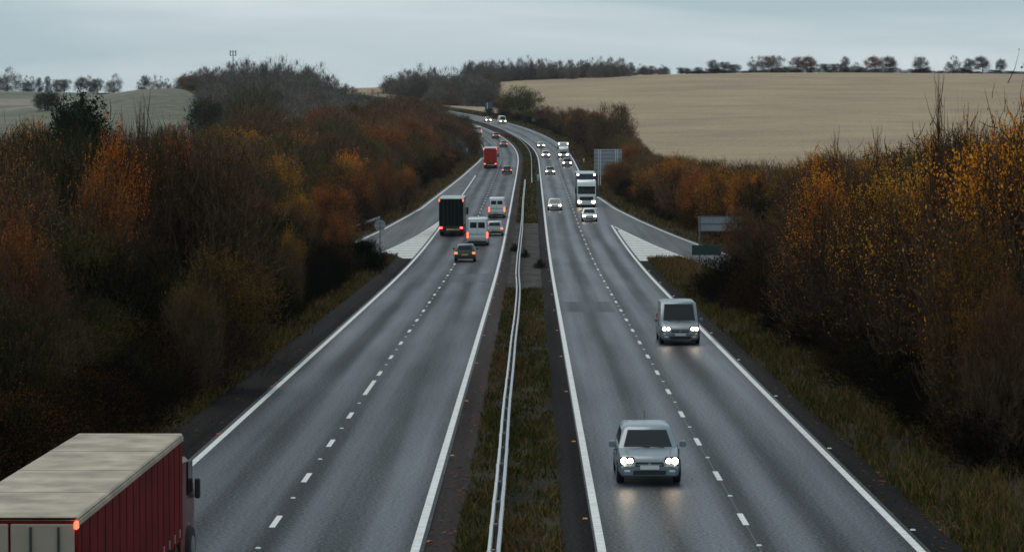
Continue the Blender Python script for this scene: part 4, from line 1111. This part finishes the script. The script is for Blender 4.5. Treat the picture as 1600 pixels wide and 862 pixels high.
# --- single trees on the right skyline, left to right
ORD = ['first','second','third','fourth','fifth','sixth','seventh','eighth','ninth','tenth','eleventh','twelfth','thirteenth','fourteenth','fifteenth','sixteenth','seventeenth','eighteenth','nineteenth','twentieth']
RS = [(1063,110,4,'dark','small dark'),(1090,108,5,'dark','small round dark'),(1113,96,6,'grey','thin bare'),(1130,99,9,'dark','dark spreading'),(1148,103,6,'dark','low dark'),(1180,92,8,'grey','pale bare'),(1205,90,11,'maroon','broad reddish'),
 (1226,106,6,'dark','low dark'),(1246,91,9,'maroon','reddish'),(1264,91,8,'maroon','tall reddish'),(1286,102,6,'dark','low dark'),(1306,102,8,'dark','low round dark'),(1319,91,5,'grey','thin bare'),(1338,101,7,'dark','dark rounded'),
 (1365,91,9,'red','bright maroon'),(1388,91,9,'grey','open-crowned'),(1436,91,8,'dark','lone dark'),(1487,92,7,'dark','open dark'),(1511,94,6,'dark','small leaning'),(1532,91,9,'dark','dense dark'),(1560,95,5,'dark','small dark')]
for i, (u, v, w, c, ad) in enumerate(RS):
    by_photo('field', u, v-1, 1405, w*1.15, c, '%s tree on the right skyline, %s from the far wood' % (ad, ORD[i] if i < 20 else 'last'), 'trees along the right skyline', hmin=3.5)
x_, y_ = at_column(0, 1405)
for i in range(22):     # low hedge under them
    u = 1070+i*25+random.uniform(-6, 6); x, y = at_column(u, 1398); plant('bush', x, y, random.uniform(1.2, 3.0), random.uniform(9, 14), 'dark', 'low hedge shrub at the top of the stubble field', 'hedge along the right skyline')
# --- single trees on the left skyline
LS = [(12,110,12,'rust','broad rusty'),(37,121,8,'dark','round dark'),(50,123,5,'dark','small dark'),(62,123,4,'dark','narrow dark'),(75,121,4,'grey','thin upright bare'),(90,126,6,'dark','low dark'),(102,126,6,'dark','squat dark'),(127,123,7,'dark','dense dark'),(142,122,7,'dark','rounded dark'),(153,125,6,'dark','smaller rounded dark'),(179,120,9,'dark','round lone dark'),(227,120,7,'grey','lone bare'),(247,122,7,'grey','bare spreading'),(262,126,4,'grey','last bare')]
for i, (u, v, w, c, ad) in enumerate(LS):
    by_photo('field', u, v-1, 1400, w*1.1, c, '%s tree on the left skyline, %s from the left edge' % (ad, ORD[i]), 'trees along the left skyline', hmin=3.5)
for a in (('leafy', 560, 258, 300, 4.6, 'rust', 'rust tree between two orange trees above the slip road bank'), ('leafy', 572, 300, 306, 3.2, 'red', 'small red-leaved tree low on the bank above the slip road'), ('leafy', 690, 212, 600, 6.0, 'rust', 'rust-leaved tree above the small white verge sign'),
 ('leafy', 462, 300, 240, 4.0, 'gold', 'golden tree behind the narrow golden one on the left'), ('leafy', 30, 330, 92, 3.0, (.25,.09,.02), 'dull rust tree at the left edge, half way down'), ('leafy', 1012, 258, 340, 4.4, 'gold', 'golden tree between the round orange bush and the slip road'),
 ('leafy', 1180, 256, 246, 4.6, 'orange', 'orange tree behind the pale sign back, against the field'), ('leafy', 1232, 254, 230, 4.2, 'gold', 'golden tree right of the orange one behind the sign back'), ('leafy', 540, 215, 430, 6.5, 'gold', 'dull golden tree in the middle of the left hillside'), ('leafy', 720, 205, 640, 6.0, 'orange', 'orange tree next to the far left bend')):
    by_photo(a[0], a[1], a[2], a[3], a[4], a[5], a[6], var=1 if a[3] < 130 else None)
# --- radio mast above the wooded hill
x, y = at_column(365, 1015)
g = ground1(x, y); ht = z_for_row(80, y)-g
r = tag(empty('radio_mast', (x, y, g)), 'slim radio mast with three antennas above the wooded hill', 'mast')
MB().cyl((0,0,-1), (0,0,ht), .28, .16, 8).build('pole', M['post_steel'], r)
for ax in (-1.05, 0, 1.05): MB().rbox(ax-.18, ax+.18, -.3, -.1, ht-2.0, ht+.2, .05).build('antenna', M['post_steel'], r)
MB().box(-1.1, 1.1, -.1, .1, ht-1.9, ht-1.7).box(-1.1, 1.1, -.1, .1, ht-.6, ht-.4).build('crossbar', M['post_steel'], r)

# ------------------------------------------------------------------ say which tree is which
AN = [(60,720,'above the beige-roofed lorry'),(240,640,'just past the beige-roofed lorry'),(50,450,'at the left edge of the photo'),(50,250,'under the left pasture edge'),(127,200,'by the dark conifer'),(185,330,'below the bright orange-red tree'),(228,215,'by the tall thin reddish tree'),
 (335,300,'by the broad olive shrub'),(330,450,'by the olive-gold bush'),(400,520,'below the olive-gold bush'),(455,420,'by the narrow golden tree'),(442,250,'by the pale yellow-topped tree'),(550,400,'left of the round sign'),(530,330,'by the rusty tree at the slip end'),(560,310,'behind the short roadside barrier'),
 (630,285,'by the bright orange bank tree'),(690,280,'left of the red lorry'),(720,235,'by the small white verge sign'),(600,215,'by the mid-hillside orange tree'),(640,185,'by the deep red-orange hillside tree'),(505,185,'by the wide reddish tree'),(400,155,'by the broad dark leafless tree'),(740,195,'where the left carriageway vanishes'),(330,170,'by the rounded dark evergreen'),
 (1585,200,'by the tall orange tree at right'),(1500,330,'under the orange pair at right'),(1460,260,'by the yellow-orange tree'),(1390,330,'below the golden tree'),(1330,240,'by the bare spindly pair'),(1280,330,'below the orange-topped tree'),(1120,345,'by the pale sign back'),(1200,300,'right of the pale sign back'),(1060,285,'by the orange slip road tree'),(966,275,'by the round pale orange bush'),
 (945,235,'by the large sign back'),(1200,450,'right of the blue-grey van'),(1290,560,'on the verge past the blue-grey van'),(1450,480,'in the right thicket middle'),(1420,650,'right of the nearest car'),(1560,600,'at the lower right edge'),(1560,760,'in the bottom right corner'),(900,190,'outside the bend'),(815,165,'by the big round olive tree'),
 (300,115,'at the hill wood corner'),(365,105,'under the radio mast'),(430,95,'on the crest of the hill wood'),(430,125,'in the face of the hill wood'),(520,115,'right of the hill crest'),(590,130,'ending the hill wood'),(640,110,'starting the far wood'),(700,120,'in the near far-wood block'),(770,98,'above the far blue sign'),(860,98,'amid the far wood'),(940,98,'right in the far wood'),(1010,105,'ending the far wood')]
NOUN = {'bare': 'leafless tree', 'leafy': 'leafy tree', 'sparse': 'half-bare tree', 'upright': 'thin bare tree', 'bush': 'bush', 'ever': 'evergreen', 'wood': 'bare-twigged tree', 'field': 'tree'}
buckets = {}
for o, kind, col, h, uu, vv in RECS:
    if 'group' not in o or 'skyline,' in o['label'] or 'hedge' in o['label']: continue
    ph = min(AN, key=lambda a: ((a[0]-uu)/1.3)**2+(a[1]-vv)**2)[2]
    sizes = ((1.8,'tiny'),(2.6,'low'),(4,'tall')) if kind == 'bush' else ((4,'small'),(7,'middling'),(10,'tall'))
    sz = next((n for m_, n in sizes if h < m_), 'very tall')
    buckets.setdefault('%s %s %s %s' % (sz, col, NOUN[kind], ph), []).append((uu, o))
for lb, li in buckets.items():
    li.sort(key=lambda q: q[0]); n = len(li)
    for k, (_, o) in enumerate(li):
        o['label'] = lb if n == 1 else lb+(', leftmost of them' if k == 0 else ', rightmost of them' if k == n-1 else ', %s from the left' % (ORD[k] if k < 20 else 'one of the last'))
hb = {}
for o, kind, col, h, uu, vv in RECS:
    if 'hedge' in o['label'] and 'group' in o: hb.setdefault(o['label'], []).append((uu, o))
for lb, li in hb.items():
    li.sort(key=lambda q: q[0])
    for k, (_, o) in enumerate(li): o['label'] = lb+', '+(ORD[k] if k < 20 else ['twenty-first','twenty-second','twenty-third','twenty-fourth'][k-20])+' from the left'

# ------------------------------------------------------------------ grass (uncountable): blades as real geometry
M['grass'] = mat_foliage('grass_blade', (.056,.056,.014), .6, .2)
M['dead_grass'] = mat_foliage('dead_grass', (.14,.085,.036), .5, .2)
M['litter'] = mat_foliage('leaf_litter', (.13,.055,.02), .6, 0)
def blades(name, label, s0, s1, da, db, n, hlo, hhi, dead, seed, power=1.6, dens=None, wid=.015, z0=-.07):
    g = np.random.default_rng(seed)
    s = s0+(s1-s0)*g.random(n)**power
    t = g.random(n); a = da(s) if callable(da) else np.full(n, da); b = db(s) if callable(db) else np.full(n, db)
    d = a*(1-t)+b*t
    # tufts
    clump = np.sin(s*1.7+d*2.1)+np.sin(s*.61-d*3.3+1)+np.sin(s*.23+d*.9+2)
    keep = g.random(n) < np.clip(.62+.25*clump, .12, 1); s, d, t, clump = s[keep], d[keep], t[keep], clump[keep]; n = len(s)
    P = pt(s, d, z0)
    if not np.isscalar(z0): pass
    h = g.uniform(hlo, hhi, n)*(1+.3*clump/3)*(.6+.8*g.random(n)); w = wid*(1+s/140)*g.uniform(.7,1.3,n)
    ang = g.uniform(0, 6.28, n); sd = np.stack([np.cos(ang), np.sin(ang), np.zeros(n)], 1)
    lean = g.standard_normal((n, 3))*np.array([.35,.35,0])
    m = P+np.c_[lean[:,:2]*h[:,None]*.35, h*.55]; tp = P+np.c_[lean[:,:2]*h[:,None]*1.1, h]
    V = np.stack([P-sd*w[:,None], P+sd*w[:,None], m+sd*w[:,None]*.7, m-sd*w[:,None]*.7, tp], 1).reshape(-1, 3)
    k = (np.arange(n)*5)[:,None]
    # one quad and one triangle per blade, stored as quads (tip doubled as thin quad)
    V2 = np.stack([P-sd*w[:,None], P+sd*w[:,None], m+sd*w[:,None]*.7, m-sd*w[:,None]*.7, tp+sd*w[:,None]*.15, tp-sd*w[:,None]*.15], 1).reshape(-1, 3)
    k = (np.arange(n)*6)[:,None]
    F = np.concatenate([k+np.array([[0,1,2,3]]), k+np.array([[3,2,4,5]])], 0)
    dz = dead(s, d) if callable(dead) else dead
    isd = (g.random(n) < dz).astype(int)
    me = mesh_np(name, V2, F, [M['grass'], M['dead_grass']], midx=np.r_[isd, isd])
    return tag(link(bpy.data.objects.new(name, me)), label, 'grass', kind='stuff')
blades('verge_grass', 'rough grass on the verge beside the left carriageway', 50, 228, lambda s: np.maximum(-16.5, lerp(SLI, s)+.4), lambda s: np.minimum(-11.7, -11.7+.0*s), 75000, .12, .42, lambda s, d: np.clip(.4+.14*(-11.9-d), .1, .9), 1)
blades('verge_grass', 'rough green and brown grass on the verge beside the right carriageway', 50, 224, 9.9, lambda s: np.minimum(17.5, lerp(SRI, s)-.4), 80000, .10, .40, lambda s, d: np.clip(.2+.13*(d-10)+.35*sstep(150,200,s), .08, .9), 2)
blades('median_grass', 'dark grass between the barrier and the carriageways', 46, 178, -1.74, .76, 30000, .06, .26, lambda s, d: np.clip(.3+.5*np.sin(s*.11+2)*np.sin(d*1.6+s*.03), .1, .9), 3, wid=.016)
blades('median_grass', 'dark grass on the median beyond the gravel bed', 296, 700, -1.72, .74, 9000, .15, .4, .3, 4, power=1.3)
blades('verge_grass', 'brown grass on the bank left of the slip road', 225, 560, lambda s: lerp(SLO, s)-5.5, lambda s: lerp(SLO, s)-.5, 14000, .25, .6, .7, 5, power=1.2)
blades('verge_grass', 'brown grass on the bank right of the slip road', 225, 640, lambda s: np.where(s < 372, lerp(SRO, s), 9.4)+.5, lambda s: np.where(s < 372, lerp(SRO, s), 9.4)+5.5, 14000, .2, .55, .55, 6, power=1.2)
blades('verge_grass', 'dark grass inside and outside the far bend', 560, 900, 10.0, 16.0, 7000, .2, .6, .3, 7, power=1.1)
blades('verge_grass', 'dry grass on the inner verge of the far bend', 540, 760, -15.5, -11.2, 6000, .2, .6, .6, 8, power=1.1)
# weeds in the paved part of the median
for k, (s, d, lb) in enumerate(((237, -1.5, 'small dark weed left of the barrier on the gravel bed'), (226, -.55, 'small dark weed right of the barrier on the gravel bed'), (208, .7, 'dark weed tuft at the right edge of the gravel bed'))):
    p = pt(s, d); plant('bush', float(p[0]), float(p[1]), .7, 1.0, 'dark', lb)
# fallen leaves on the shoulders
def litter(name, label, s0, s1, da, db, n, seed, z=-.012):
    g = np.random.default_rng(seed); s = s0+(s1-s0)*g.random(n)**1.7; d = da+(db-da)*g.random(n)**1.5
    P = pt(s, d, z); a = g.uniform(0, 6.28, n); r = g.uniform(.03, .075, n)
    V = np.stack([P+np.stack([np.cos(a+q)*r, np.sin(a+q)*r, g.uniform(0, .03, n)], 1) for q in (0, 1.57, 3.14, 4.71)], 1).reshape(-1, 3)
    me = mesh_np(name, V, (np.arange(n)*4)[:,None]+np.arange(4)[None], M['litter'])
    tag(link(bpy.data.objects.new(name, me)), label, 'leaves', kind='stuff')
litter('fallen_leaves', 'fallen leaves scattered on the left shoulder', 50, 225, -12.4, -10.2, 900, 11)
litter('fallen_leaves', 'fallen leaves scattered on the right shoulder', 50, 225, 10.4, 9.15, 800, 12)
litter('fallen_leaves', 'fallen leaves along the median edges', 50, 225, -1.8, -2.5, 350, 13)

# ------------------------------------------------------------------ haze
HAZE = 0.00004
if HAZE > 0:
    hz = MB().box(-2200, 2400, -400, 3600, -4, 110).build('haze', None)
    m = bpy.data.materials.new('haze'); m.use_nodes = True; m.node_tree.nodes.clear()
    o_ = m.node_tree.nodes.new('ShaderNodeOutputMaterial'); v = m.node_tree.nodes.new('ShaderNodeVolumePrincipled')
    v.inputs['Color'].default_value = (.82, .90, .95, 1); v.inputs['Density'].default_value = HAZE; v.inputs['Anisotropy'].default_value = 0.0
    m.node_tree.links.new(v.outputs['Volume'], o_.inputs['Volume'])
    hz.data.materials.clear(); hz.data.materials.append(m); tag(hz, kind='stuff')
print('TREES', NTREE[0], 'OBJECTS', len(bpy.data.objects))
